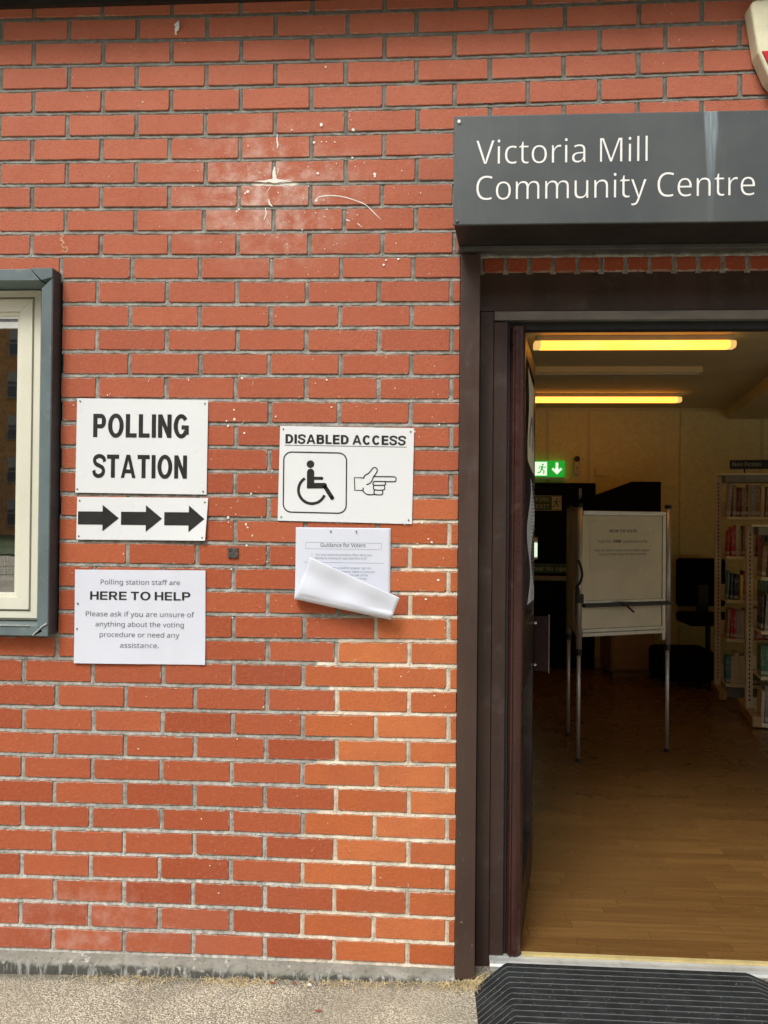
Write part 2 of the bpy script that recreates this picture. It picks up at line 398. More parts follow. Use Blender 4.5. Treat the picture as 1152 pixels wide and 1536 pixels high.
def floor_mat():
    t = NT('wood_strip_floor')
    oi = t.new('ShaderNodeAttribute', attribute_name='tone'); sp = t.new('ShaderNodeSeparateColor'); t.lk(oi.outputs['Color'], sp.inputs[0])
    inf = t.new('ShaderNodeObjectInfo'); s2 = t.new('ShaderNodeSeparateColor'); t.lk(inf.outputs['Color'], s2.inputs[0])
    v = t.math('MULTIPLY', sp.outputs[0], s2.outputs[0])
    c = t.mix(v, (.145, .072, .021), (.190, .098, .029))
    off = t.new('ShaderNodeVectorMath', operation='ADD'); t.lk(t.pos, off.inputs[0])
    cmb = t.new('ShaderNodeCombineXYZ'); t.lk(t.math('MULTIPLY', v, 37.0), cmb.inputs[0]); t.lk(cmb.outputs[0], off.inputs[1])
    g = t.noise(6, 4, .6, vec=off.outputs[0], stretch=(.5, 11, 1))
    c = t.mix(t.ramp(g, .36, .66, 0, .42), c, (.08, .036, .010))
    g2 = t.noise(10, 4, .6, vec=off.outputs[0], stretch=(.5, 22, 1))
    c = t.mix(t.ramp(g2, .5, .75, 0, .25), c, (.28, .155, .055))
    t.col(c); t.set(Roughness=t.ramp(t.noise(5, 4), .3, .7, .24, .34)); t.bump(g, .12, .0008); return t.m
M['floor'] = floor_mat()

def book_mat():
    t = NT('book_covers')
    oi = t.new('ShaderNodeObjectInfo'); tc = t.new('ShaderNodeTexCoord'); so = t.new('ShaderNodeSeparateXYZ'); t.lk(tc.outputs['Object'], so.inputs[0])
    z = so.outputs[2]
    lab = t.math('MULTIPLY', t.math('GREATER_THAN', z, .06), t.math('LESS_THAN', z, .17))
    c = t.mix(t.math('MULTIPLY', lab, .75), oi.outputs['Color'], (.55, .53, .45))
    ti = t.math('MULTIPLY', t.math('GREATER_THAN', t.noise(160, 2, stretch=(.4,1,1)), .55), t.math('MULTIPLY', t.math('GREATER_THAN', z, .35), t.math('LESS_THAN', z, .86)))
    c = t.mix(t.math('MULTIPLY', ti, .45), c, (.65, .62, .55))
    t.col(c); t.set(Roughness=.45); return t.m
M['book'] = book_mat()

# ------------------------------------------------------------------ lettering
_H = {}
SANS = None
try:                                   # Blender's own bundled sans face; the built-in one serves where it is missing
    import os
    fp = os.path.join(bpy.utils.system_resource('DATAFILES', path='fonts'), 'NotoSansHebrew-Regular.woff2')
    if os.path.exists(fp): SANS = D.fonts.load(fp)
except Exception:
    SANS = None
def glyphs(txt, bold=0.0, font_shear=0.0, spacing=1.0, sans=True):
    cu = D.curves.new('lettering', 'FONT')
    if sans and SANS: cu.font = SANS
    cu.body = txt; cu.offset = bold; cu.resolution_u = 6; cu.shear = font_shear; cu.space_character = spacing
    ob = D.objects.new('lettering', cu); COL.objects.link(ob)
    bpy.context.view_layer.update()
    me = D.meshes.new_from_object(ob.evaluated_get(bpy.context.evaluated_depsgraph_get()))
    vs = [tuple(v.co) for v in me.vertices]; fs = [tuple(p.vertices) for p in me.polygons]
    D.objects.remove(ob); D.curves.remove(cu); D.meshes.remove(me)
    return vs, fs
def caps(txt, tv=.215, th=.175):
    """heavy grotesque capitals drawn from strokes; capital height 1"""
    mb = MB(); X = 0.0; k = [0]
    def yy(): k[0] += 1; return k[0]
    def quad(*p): mb.add([(X+a, b, yy()*0) for a, b in p], [tuple(range(len(p)))]); lay.append(len(p))
    lay = []
    def bx_(x0, x1, z0, z1): quad((x0,z0),(x1,z0),(x1,z1),(x0,z1))
    def ring(outer, inner):
        n = len(outer)
        mb.add([(X+a, b, 0) for a, b in outer + inner], [(i, i+1, n+i+1, n+i) for i in range(n-1)]); lay.append(2*n)
    def bowl(x1, z0, z1, x0=.12):
        R = (z1-z0)/2; o = []; i_ = []; rx = min(R*.95, x1-x0-.12)
        for j in range(13):
            a = math.pi/2 - math.pi*j/12
            o.append((x1-rx+rx*math.cos(a), (z0+z1)/2+R*math.sin(a))); i_.append((x1-rx+(rx-tv)*math.cos(a), (z0+z1)/2+(R-th)*math.sin(a)))
        ring([(x0, z1)] + o + [(x0, z0)], [(x0, z1-th)] + i_ + [(x0, z0+th)])
    def ell(w, a0, a1, n=30):
        o = []; i_ = []
        for j in range(n+1):
            a = math.radians(a0+(a1-a0)*j/n); c, s_ = math.cos(a), math.sin(a)
            o.append((w/2+w/2*c, .5+.52*s_)); i_.append((w/2+(w/2-tv)*c, .5+(.52-th)*s_))
        ring(o, i_)
    for ch in txt:
        w = {'I': tv, 'L': .68, 'T': .80, 'E': .74, 'S': .80, 'P': .80, 'R': .86, 'A': .98, 'N': .84, 'H': .84, 'B': .84, 'D': .86, 'C': .90, 'G': .94, 'O': .98, 'V': .92, 'W': 1.28, ' ': .22}[ch]
        if ch in 'LPEHNBDIR': bx_(0, tv, 0, 1)
        if ch == 'L': bx_(tv, w, 0, th)
        elif ch == 'P': bowl(w, .38, 1)
        elif ch == 'R': bowl(w-.05, .40, 1); quad((.36,.42),(.60,.42),(w,0),(w-.25,0))
        elif ch == 'B': bowl(w-.04, .46, 1); bowl(w, 0, .46+th*.95)
        elif ch == 'D': bowl(w, 0, 1)
        elif ch == 'E': bx_(tv, w, 0, th); bx_(tv, w-.04, .42, .42+th); bx_(tv, w, 1-th, 1)
        elif ch == 'H': bx_(w-tv, w, 0, 1); bx_(tv, w-tv, .42, .42+th)
        elif ch == 'N': bx_(w-tv, w, 0, 1); quad((0,1),(tv,1),(w,0),(w-tv,0))
        elif ch == 'T': bx_(0, w, 1-th, 1); bx_(w/2-tv/2, w/2+tv/2, 0, 1-th)
        elif ch == 'O': ell(w, 0, 360, 40)
        elif ch == 'C': ell(w, 38, 322)
        elif ch == 'G': ell(w, 38, 330); bx_(w*.52, w-.005, .36, .36+th); bx_(w-tv*.95, w-.005, .14, .36)
        elif ch == 'A':
            quad((0,0),(.225,0),(w/2,.76),(w/2,1),(w/2-.125,1)); quad((w,0),(w/2+.125,1),(w/2,1),(w/2,.76),(w-.225,0)); bx_(.24, w-.24, .20, .20+th*.92)
        elif ch == 'V':
            quad((0,1),(w/2-.115,0),(w/2,0),(w/2,.26),(.225,1)); quad((w,1),(w-.225,1),(w/2,.26),(w/2,0),(w/2+.115,0))
        elif ch == 'W':
            quad((0,1),(.2,1),(.405,.0),(.225,0)); quad((.225,0),(.405,0),(.72,1),(.56,1)); quad((.56,1),(.72,1),(1.055,0),(.875,0)); quad((.875,0),(1.055,0),(w,1),(w-.2,1))
        elif ch == 'S':
            P = [(.775,.69),(.70,.85),(.42,.935),(.15,.85),(.105,.70),(.22,.58),(.44,.505),(.64,.42),(.70,.27),(.60,.13),(.37,.065),(.13,.14),(.05,.31)]
            V_ = [Vector(p) for p in P]; pts = []
            for i in range(len(V_)-1):
                p0 = V_[max(0,i-1)]; p1 = V_[i]; p2 = V_[i+1]; p3 = V_[min(len(V_)-1, i+2)]
                for q in range(4):
                    u = q/4; pts.append(.5*((2*p1)+(p2-p0)*u+(2*p0-5*p1+4*p2-p3)*u*u+(3*p1-p0-3*p2+p3)*u**3))
            pts.append(V_[-1]); o = []; i_ = []
            for i, p in enumerate(pts):
                d = (pts[min(i+1, len(pts)-1)] - pts[max(0, i-1)]).normalized(); nn_ = Vector((-d.y, d.x)); hw_ = .085 + .022*abs(d.y)
                o.append(tuple(p+nn_*hw_)); i_.append(tuple(p-nn_*hw_))
            ring(o, i_)
        X += w + (.13 if ch != ' ' else .06)
    # every stroke sits a hair above the one before, so that none share a plane
    vs = []; b = 0
    for q, nv in enumerate(lay):
        for i in range(nv): v = mb.v[b+i]; vs.append((v[0], v[1], (q % 5)*.00004))
        b += nv
    return vs, mb.f
def cap_h(bold, sans=True):
    if (bold, sans) not in _H:
        vs, _ = glyphs('H', bold, sans=sans); _H[(bold, sans)] = (min(v[1] for v in vs), max(v[1] for v in vs))
    return _H[(bold, sans)]
def write(mb, txt, x0, x1, zb0, cap, y, zb1=None, bold=0.0, mi=0, depth=0.0, spacing=1.0, sans=True):
    """text whose ink spans x0..x1, baseline from (x0,zb0) to (x1,zb1), capital height cap"""
    if isinstance(bold, tuple): vs, fs = caps(txt, *bold); lo, hi = 0, 1
    else: vs, fs = glyphs(txt, bold, spacing=spacing, sans=sans); lo, hi = cap_h(bold, sans)
    a = min(v[0] for v in vs); b = max(v[0] for v in vs); sx = (x1-x0)/(b-a); sz = cap/(hi-lo)
    zb1 = zb0 if zb1 is None else zb1
    f = lambda v, yy: (x0 + (v[0]-a)*sx, yy - v[2], zb0 + (zb1-zb0)*((v[0]-a)/(b-a)) + (v[1]-lo)*sz)
    mb.add([f(v, y) for v in vs], fs, mi)
    return mb

# ================================================================== SETTING
# ground, gently rising to the right
g = MB()
xs = [-160,-40,-8,-3,-1,0,1,2,3,5,9,40,160]; ys = [-160,-60,-20,-8,-4,-2,-1,-.5,-.25,-.1,.10]
gz = lambda x: max(-.085, min(-.015, -.060 + .021*x))
vs = [(x, y, gz(x)) for y in ys for x in xs]; n = len(xs)
g.add(vs, [(j*n+i, j*n+i+1, (j+1)*n+i+1, (j+1)*n+i) for j in range(len(ys)-1) for i in range(n-1)])
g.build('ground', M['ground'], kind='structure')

# interior shell
IY0, IY1, IX0, IX1, CZ = .12, 4.85, -1.7, 6.2, 2.40
ceil = MB().box(IX0-.1, IX1+.1, IY0, IY1+.1, CZ, CZ+.05).build('ceiling', M['ceiling'], kind='structure')
MB().box(IX0-.1, IX0, IY0, IY1+.1, -.1, CZ).build('side_wall', M['wall'], kind='structure')
MB().box(IX1, IX1+.1, IY0, IY1+.1, -.1, CZ).build('side_wall', M['wall'], kind='structure')
bw = MB().box(IX0, IX1, IY1+.012, IY1+.1, -.1, CZ).build('back_wall', M['wall'], kind='structure')
for a, b in ((IX0, -.6), (-.6, .85), (.85, 2.311), (2.311, 2.689), (2.689, 3.515), (3.515, 4.251), (4.251, 5.2), (5.2, IX1)):
    MB().box(a+.004, b-.004, IY1, IY1+.012, 0, CZ-.02).build('wall_panel', M['wall'], bw, bevel=.003)
for a in (2.311, 2.689, 4.251):
    MB().box(a-.012, a+.012, IY1-.006, IY1-.0005, 0, CZ-.03).build('cover_strip', M['ceiling'], bw)
MB().box(IX0, IX1, IY1-.020, IY1-.008, CZ-.022, CZ-.001).build('cornice', M['ceiling'], bw)
MB().box(IX0, 2.2, IY1-.014, IY1-.001, 0, .10).build('skirting', M['oak'], bw)
MB().box(2.76, IX1, IY1-.014, IY1-.001, 0, .10).build('skirting', M['cream_plastic'], bw)

# floor: base plus strips, the nearest ones each an object
fl = MB().box(IX0, IX1, .086, IY1+.1, -.06, -.0035).build('floor', M['carpet_dark'], kind='structure')
strips = []
yy = .0865; SW = .052
while yy < IY1:
    x = IX0 - random.uniform(0, .5)
    while x < IX1:
        L = random.uniform(.32, .58); strips.append((max(x, IX0), min(x+L, IX1), yy, min(yy+SW, IY1+.01))); x += L
    yy += SW
def seen(s): return s[1] > 1.5 and s[0] < 1.5 + (s[2]+2.36)*.42 + .35
near = sorted([s for s in strips if seen(s) and s[1]-s[0] > .02], key=lambda s: s[2])[:260]; nearset = set(near)
unit = MB()
unit.add([(0,0,-1),(1,0,-1),(1,1,-1),(0,1,-1),(0.0015,.008,0),(.9985,.008,0),(.9985,.992,0),(0.0015,.992,0)],
         [(4,5,6,7),(0,1,5,4),(1,2,6,5),(2,3,7,6),(3,0,4,7)])
um = D.meshes.new('floor_strip'); um.from_pydata(unit.v, [], unit.f); um.materials.append(M['floor'])
ca = um.color_attributes.new('tone', 'FLOAT_COLOR', 'CORNER')
for d in ca.data: d.color = (1, 1, 1, 1)
for s in near:
    o = D.objects.new('floor_strip', um); COL.objects.link(o); o.parent = fl
    o.location = (s[0], s[2], 0); o.scale = (s[1]-s[0], s[3]-s[2], .003); v = random.random(); o.color = (v, v, v, 1)
rest = MB(); tones = []
for s in strips:
    if s in nearset or s[1]-s[0] < .005: continue
    rest.add([(s[0]+.0006, s[2]+.0005, 0), (s[1]-.0006, s[2]+.0005, 0), (s[1]-.0006, s[3]-.0005, 0), (s[0]+.0006, s[3]-.0005, 0)], [(0,1,2,3)])
    tones.append(random.random())
ro = rest.build('floor_strips', M['floor'], fl, kind='stuff'); ro.color = (1,1,1,1)
ca = ro.data.color_attributes.new('tone', 'FLOAT_COLOR', 'CORNER')
for p, tn in zip(ro.data.polygons, tones):
    for li in p.loop_indices: ca.data[li].color = (tn, tn, tn, 1)

# ================================================================== BRICK WALL
wall = thing('brick_wall', 'red brick front wall of the building between the window and the brown door surround', 'wall', (0, 0, 0))
BD = {0:(-.0074,-.0033,-.0071),1:(-.0076,-.0045,-.0103),2:(-.0044,-.0017,-.0087),3:(-.0042,.0025,-.0019),4:(-.0011,.0043,-.0024),5:(-.0009,.0044,-.0004),
6:(-.0009,.0042,.0004),7:(.003,.0053,.0051),8:(.0033,.0043,.0073),9:(.0037,.0041,.005),10:(.0033,.0047,.0092),11:(.0038,.0059,.0083),12:(.0073,.0072,.0069),
13:(.006,.0020,.0087),14:(.005,.0048,.0068),15:(.004,.004,.0029),16:(.003,.0032,.0011),17:(.002,.0006,-.0014),18:(.002,.0015,-.0013),19:(.001,0,-.0011),
20:(0,-.0014,-.0015),21:(0,-.001,-.0027),22:(-.001,-.0042,-.0062),23:(-.001,-.0045,-.0061),24:(-.001,-.0043,-.0055),25:(0,-.0049,-.0089),26:(0,-.005,-.0062),
27:(.001,-.0066,-.0075),28:(.0015,-.0052,-.0084),29:(.0029,-.006,-.009),30:(.0006,-.0051,-.0091),31:(.0007,-.0055,-.0062),32:(.0022,-.0058,-.0089),
33:(.0016,-.0048,-.0033),34:(.002,-.0035,-.0015),35:(.0047,-.0022,-.0012),36:(.0042,-.001,-.0003),37:(.0058,.0006,-.0002),38:(.0088,.001,.001),39:(.0057,.0014,.0002),40:(.005,.001,0)}
def bedz(j, x):
    a, b, c = BD[j]; X0, X1, X2 = -.15, .6, 1.29
    xx = max(X0, min(X2, x)); t = (xx-X0)/(X1-X0) if xx < X1 else (xx-X1)/(X2-X1)
    o = a + (b-a)*t if xx < X1 else b + (c-b)*t
    if j >= 34 and x > 1.3: o = c + min(1, (x-1.3)/.85)*.0105
    return .075*j + o
def perps(j):
    up = j >= 29
    if j % 2 == 0:
        base = [.0555, .2760, .4985, .7160, .9385, 1.1570, 1.3800, 1.6050, 1.8290, 2.0150] if up else [.0420, .2660, .4875, .7090, .9275, 1.1495, 1.3720, 1.594, 1.816, 2.03]
    else:
        base = [-.0590, .1650, .3850, .6060, .8300, 1.0550, 1.2750, 1.4950, 1.7140, 1.9060, 2.1290] if up else [-.0640, .1600, .3810, .6040, .8245, 1.0480, 1.2700, 1.4920, 1.714, 1.92, 2.129]
    out = [x + random.uniform(-.0028, .0028) for x in base]
    while out[0] > -1.9: out.insert(0, out[0]-.2217)
    while out[-1] < 3.9: out.append(out[-1]+.2217)
    return out
WIN = (-1.20, .046, 13, 28)            # window opening in x, courses
DOOR = (1.2945, 2.94)
def blocked(j):
    """x-intervals without stretcher bricks on course j"""
    r = []
    if WIN[2] <= j < WIN[3]: r.append((WIN[0], WIN[1]))
    if j < 29: r.append((DOOR[0], DOOR[1]))
    elif j < 32: r.append((1.36, 2.86))      # soldier course over the door
    return r
# brick shapes: slightly waisted, chipped outlines shared by many bricks
def brick_mesh(i, asp):
    rnd = random.Random(100+i)
    pts = []
    r = .045
    def jit(a): return rnd.uniform(-a, a)
    seq = []
    for (sx, sz) in ((-1,-1),(1,-1),(1,1),(-1,1)):
        rr = rnd.uniform(.010, .03) if rnd.random() < .8 else rnd.uniform(.03, .07)
        rx, rz = rr*.35, rr*1.6
        a = (sx*(.5-rx), sz*.5); b = (sx*.5, sz*(.5-rz))
        seq.append((a, b) if sx*sz > 0 else (b, a))
    # go round counter-clockwise: bottom-left, bottom-right, top-right, top-left
    (a0,b0),(a1,b1),(a2,b2),(a3,b3) = seq
    ring = [(-.5, -.5+.03), (-.5+.008, -.5)]
    order = []
    bl, br, tr, tl = seq
    order = [bl[1], bl[0]] if bl[0][1] == -.5 else [bl[0], bl[1]]
    def corner(sx, sz, pair):
        horiz = [p for p in pair if abs(abs(p[1])-.5) < 1e-9][0]; vert = [p for p in pair if p is not horiz][0]
        return horiz, vert
    h, v = corner(-1,-1,bl); h1, v1 = corner(1,-1,br); h2, v2 = corner(1,1,tr); h3, v3 = corner(-1,1,tl)
    ring = [v, h, (-.17, -.5+jit(.012)), (.18, -.5+jit(.012)), h1, v1, v2, h2, (.17, .5+jit(.02)-.01), (-.16, .5+jit(.02)-.01), h3, v3]
    ring = [(x + jit(.002), z + jit(.006)) for x, z in ring]
    m = len(ring)
    inx, inz = .0016/.21, .0016/.065
    front = [(x - math.copysign(inx, x)*(1 if abs(x) > .3 else 0), 0.0, z - math.copysign(inz, z)) for x, z in ring]
    mid = [(x, .0018, z) for x, z in ring]; back = [(x, .022, z) for x, z in ring]
    vs = front + mid + back
    fs = [tuple(range(m))] + [(i, i+m, (i+1)%m+m, (i+1)%m) for i in range(m)] + [(i+m, i+2*m, (i+1)%m+2*m, (i+1)%m+m) for i in range(m)]
    me = D.meshes.new('brick'); me.from_pydata(vs, [], fs); me.materials.append(BRICK); me.update()
    return me, vs, fs
BV = [brick_mesh(i, 3) for i in range(16)]
far_bricks = MB(); far_n = 0
mort = MB(); mtone = []
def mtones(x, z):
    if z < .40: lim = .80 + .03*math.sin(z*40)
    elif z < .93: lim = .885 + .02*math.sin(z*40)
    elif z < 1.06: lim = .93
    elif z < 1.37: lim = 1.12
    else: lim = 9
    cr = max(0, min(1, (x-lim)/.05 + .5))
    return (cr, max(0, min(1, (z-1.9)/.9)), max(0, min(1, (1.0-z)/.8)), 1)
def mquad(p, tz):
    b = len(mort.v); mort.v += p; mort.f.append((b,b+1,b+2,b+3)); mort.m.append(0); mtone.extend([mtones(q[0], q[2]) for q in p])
def place_brick(x0, x1, z0, z1, rot=0, vis=True, color=None, tilt=0, yoff=0):
    cx, cz = (x0+x1)/2, (z0+z1)/2; L, H = x1-x0, z1-z0
    me, vs, fs = random.choice(BV)
    if color is None:
        if cz < .97: o = 1 if cx > .905 else (.1 if cz > .40 or cx < .82 else .85)
        elif cz < 1.40: o = .85 if cx > 1.12 else .12
        else: o = .0
        if o > .5: o = max(0, min(1, o + random.uniform(-.35, .0)))
        fade = max(0, min(1, (cz-1.2)/1.3))
        if cz < .12 and cx < .7: fade = .25
        color = (o, min(1, max(0, random.gauss(.5, .29))), fade, 1)
    if vis:
        ob = D.objects.new('brick', me); COL.objects.link(ob); ob.parent = wall
        ob.location = (cx, yoff + random.uniform(-.0010, .0010), cz)
        ob.scale = (L, 1, H) if not rot else (H, 1, L)
        ob.rotation_euler = (random.uniform(-.004, .004), rot - tilt, random.uniform(-.003, .003))
        ob.color = color
    else:
        far_bricks.add([(cx + v[0]*L, v[1], cz + v[2]*H) for v in vs], fs)
JT = .0130
MY = .0058
for j in range(0, 40):
    ps = perps(j); bl = blocked(j)
    for a, b in zip(ps[:-1], ps[1:]):
        segs = [(a + JT/2, b - JT/2)]
        for (u, v) in bl:
            ns = []
            for (p, q) in segs:
                if q <= u or p >= v: ns.append((p, q)); continue
                if p < u - .006: ns.append((p, u))
                if q > v + .006: ns.append((v, q))
            segs = ns
        for p, q in segs:
            if q - p < .005: continue
            cx = (p+q)/2
            z0 = (bedz(j, p)+bedz(j, q))/2 + .0064; z1 = (bedz(j+1, p)+bedz(j+1, q))/2 - .0064
            tilt = ((bedz(j, q)-bedz(j, p)) + (bedz(j+1, q)-bedz(j+1, p)))/2/(q-p)
            vis = (q > -.19 and p < 1.36) or (j >= 31 and q > -.19 and p < 2.28)
            place_brick(p + random.uniform(-.0006,.0006), q + random.uniform(-.0006,.0006), z0 + random.uniform(-.0007,.0007), z1 + random.uniform(-.0007,.0007), vis=vis, tilt=tilt)
        # upright joint: recessed ribbon, a little uneven
        if not any(u - .004 < a < v + .004 for u, v in bl):
            zs = [bedz(j, a), bedz(j, a)+.025, bedz(j, a)+.05, bedz(j+1, a)]
            pts = []
            for z in zs:
                d = random.uniform(-.0012, .0012)
                pts.append(((a-.0085+d, MY+random.uniform(-.002,.001), z), (a+d*.5, MY-.0035+random.uniform(-.001,.001), z), (a+.0085+d, MY+random.uniform(-.002,.001), z)))
            for k in range(3):
                mquad([pts[k][0], pts[k][1], pts[k+1][1], pts[k+1][0]], 0); mquad([pts[k][1], pts[k][2], pts[k+1][2], pts[k+1][1]], 0)
# bed joints: struck so that the top is recessed and the foot is nearly flush
for j in range(0, 41):
    spans = [(-2.0, 3.95)]
    for u, v in (blocked(j) if j < 40 else []) :
        if j > 0 and (u, v) in (blocked(j-1)):
            ns = []
            for p, q in spans:
                if q <= u or p >= v: ns.append((p, q)); continue
                ns += [(p, u), (v, q)]
            spans = ns
    if j == 0: spans = [(-2.0, DOOR[0]), (DOOR[1], 3.95)]
    for p, q in spans:
        m = max(2, int((q-p)/.013)); prev = None
        for i in range(m+1):
            x = p + (q-p)*i/m; z = bedz(j, x)
            w = random.uniform(-.0015, .0015)
            col = [(x, MY+.002, z+.0100), (x, MY-.001, z+.0055+w), (x, .0004+random.uniform(-.0007,.0016), z-.0046+w), (x, .0045, z-.0098+w*.5)]
            if prev:
                for k in range(3): mquad([prev[k+1], col[k+1], col[k], prev[k]], 0)
            prev = col
# soldier course above the door
sx = 1.3645
while sx < 2.86:
    c = (0, random.random()*.15, 0, 1)  # darkest brick tone, putting the shade under the sign into the colour
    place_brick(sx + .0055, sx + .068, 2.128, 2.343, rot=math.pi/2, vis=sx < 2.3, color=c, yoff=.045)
    mquad([(sx-.009, .0505, 2.12), (sx+.009, .0505, 2.12), (sx+.009, .0505, 2.345), (sx-.009, .0505, 2.345)], 0)
    sx += .0735
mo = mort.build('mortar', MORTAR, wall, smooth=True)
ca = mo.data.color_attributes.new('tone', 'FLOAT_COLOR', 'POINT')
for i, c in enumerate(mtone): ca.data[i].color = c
fb = far_bricks.build('bricks', BRICK, wall, kind='stuff'); fb.color = (0, .5, .4, 1)
# block backing behind the face, round the openings
bk = MB()
for (x0, x1, z0, z1) in ((-2.0, -1.20, -.1, 3.05), (-1.20, .046, -.1, .975), (-1.20, .046, 2.10, 3.05), (.046, 1.2945, -.1, 3.05), (1.2945, 2.94, 2.3451, 3.05), (2.94, 3.95, -.1, 3.05)):
    bk.box(x0, x1, .009, .12, z0, z1)
bk.box(1.2945, 2.94, .056, .12, 2.148, 2.345); bk.box(1.2945, 1.36, .009, .0558, 2.12, 2.345)
bk.build('backing', simple('grey_blockwork', (.16,.155,.14), .95, .2, 20), wall)
# paint splashes on the wall
class Splash(MB):
    q = 0
    def add(s, vs, fs, mi=0):
        s.q += 1; return MB.add(s, [(v[0], v[1]-(s.q % 97)*.000006, v[2]) for v in vs], fs, mi)
sp = Splash()
Yp = -.0016
for a, b, w in ([(.718,2.446),(.716,2.43),(.719,2.41),(.720,2.396)], None, [.004,.008,.010,.020]), ([(.725,2.548),(.724,2.53),(.727,2.515),(.725,2.503)], None, [.002,.004,.005,.002]), \
        ([(.690,2.318),(.693,2.30),(.686,2.28)], None, [.002,.004,.002]), ([(.7,2.345),(.703,2.33),(.712,2.322)], None, [.003,.006,.002]):
    sp.ribbon(a, w, Yp)
sp.ribbon([(.655,2.4005),(.668,2.402),(.685,2.4015),(.703,2.403),(.718,2.404),(.730,2.402),(.745,2.4025),(.762,2.400),(.775,2.4005)], [.0006,.003,.005,.009,.013,.010,.005,.003,.0006], Yp)
for k in range(17):
    a = random.uniform(math.radians(170), math.radians(370)) if k % 3 else random.uniform(0, math.tau); r0 = random.uniform(.006, .03); r1 = r0 + random.uniform(.004, .030)
    sp.ribbon([(.718+r0*math.cos(a)*1.3, 2.402+r0*math.sin(a)), (.718+r1*math.cos(a)*1.3, 2.402+r1*math.sin(a))], [.0016, .0003], Yp)
sp.ribbon([(.846,2.337),(.850,2.340),(.852,2.347),(.860,2.351),(.878,2.3535),(.896,2.354),(.920,2.352),(.943,2.347),(.970,2.338),(.995,2.328),(1.005,2.322),(1.022,2.306),(1.036,2.291),(1.051,2.277)],
          [.009,.006,.003,.0035,.003,.0035,.003,.003,.0026,.003,.0016,.003,.002,.001], Yp)
sp.ribbon([(.943,2.278),(.955,2.274)], [.005,.002], Yp); sp.ribbon([(.978,2.266),(.993,2.254)], [.003,.001], Yp)
for x, z, r in ((.862,2.574,.0055),(.962,2.557,.0045),(1.03,2.418,.005),(1.03,2.411,.003),(.853,2.424,.004),(.77,2.56,.0025),(.905,2.52,.0025),(.634,2.37,.005),(.626,2.365,.003),(.607,2.315,.0035),(.600,2.309,.003),(1.060,2.137,.0035),(1.067,2.152,.003),(1.105,2.155,.003),(.84,2.52,.004)):
    sp.disc(x, z, r, Yp, n=9, wob=.25)
for _ in range(190):
    x = random.gauss(.80, .17); z = random.gauss(2.34, .12)
    if .1 < x < 1.27 and z < 2.7: sp.disc(x, z, random.choice((.0006,.0008,.001,.0014,.002)), Yp, n=6, wob=.3)
for _ in range(230):
    x = random.uniform(.08, 1.27); z = random.choice((random.uniform(.1, 2.9), random.uniform(1.0, 1.9)))
    if .62 < z < 1.9 or random.random() < .5:
        r = random.choice((.0008,.001,.0012,.0022)) * (1.5 if x > .55 and z > .9 else 1)
        if random.random() < .2: sp.ribbon([(x, z), (x+random.uniform(-.002,.008), z+random.uniform(.004,.012))], [.0012, .0006], Yp)
        else: sp.disc(x, z, r, Yp, n=6, wob=.35)
for x, z in ((.575,1.655),(.60,1.66),(.58,1.64),(.583,1.355),(.585,1.34),(.64,1.335),(.66,1.30),(.645,1.325),(.595,1.195),(1.235,1.17),(1.205,1.295),(1.215,1.285),(.60,1.045),(1.235,1.645),(1.186,1.345),(.655,1.43)):
    sp.disc(x, z, random.uniform(.002,.0042), Yp, n=8, wob=.4)
sp.build('paint_splashes', M['white_paint'], wall, kind='stuff')
# scratched scrawl on the brick above the window
sc_ = MB()
sc_.ribbon([(.036,2.240),(.043,2.244),(.047,2.238),(.040,2.232),(.036,2.225),(.044,2.222),(.048,2.215),(.040,2.210),(.047,2.203),(.052,2.198),(.050,2.190),(.058,2.187),(.060,2.196),(.059,2.206)], .0022, Yp)
sc_.ribbon([(.055,2.205),(.050,2.192),(.042,2.189)], .0018, Yp); sc_.ribbon([(.040,2.23),(.052,2.214)], .0016, Yp)
sc_.build('scratched_scrawl', simple('scratch', (.66,.42,.26), .8), wall)

# concrete plinth strip below the bricks
pl = MB(); prev = None
for i in range(241):
    x = -2.0 + (DOOR[0]+2.0)*i/240; w = lambda a: random.uniform(-a, a)
    col = [(x, .004, bedz(0, x)-.0035+w(.0006)), (x, -.010+w(.001), bedz(0, x)-.0052+w(.0012)), (x, -.030+w(.001), -.0185+.004*min(1, max(0, x))+w(.0008)), (x, -.0355+w(.0012), -.0235+.004*min(1,max(0,x))+w(.001)), (x, -.037+w(.0015), gz(x)-.01)]
    if prev:
        b = len(pl.v); pl.add(prev + col, [(k, k+5, k+6, k+1) for k in range(4)])
    prev = col
tag(pl.build('concrete_plinth', M['concrete'], smooth=True), 'mossy grey concrete strip along the foot of the brick wall', 'plinth')

# small metal plate with four holes, and torn scrap of paper
t = thing('wall_plate', 'small square black metal plate with four holes fixed to a brick', 'plate', (.601, -.002, 1.246))
MB().box(.585, .617, -.006, -.0012, 1.229, 1.261).build('plate', simple('rusty_black_steel', (.06,.052,.042), .6, .3, 120, dirt=(.2,.17,.13), dirt_scale=90), t, bevel=.001)
for a in (-.010, .010):
    for b in (-.010, .010):
        MB().tube((.601+a, -.0085, 1.245+b), (.601+a, -.0058, 1.245+b), .0032, n=8).build('bolt_head', M['steel'], t)
s_ = MB()
s_.add([(.400,-.004,2.902),(.418,-.016,2.905),(.414,-.010,2.885),(.408,-.003,2.878),(.396,-.008,2.896),(.401,-.002,2.884)], [(0,1,2),(0,2,4),(4,2,3)], 1)
s_.add([(.396,-.0022,2.886),(.402,-.006,2.889),(.408,-.003,2.879),(.402,-.002,2.876),(.404,-.0022,2.866),(.398,-.0022,2.867),(.398,-.002,2.876)], [(0,6,3,2,1),(6,5,4,3)], 0)
s_.add([(.412,-.013,2.907),(.420,-.018,2.908),(.414,-.010,2.884)], [(0,1,2)], 2)
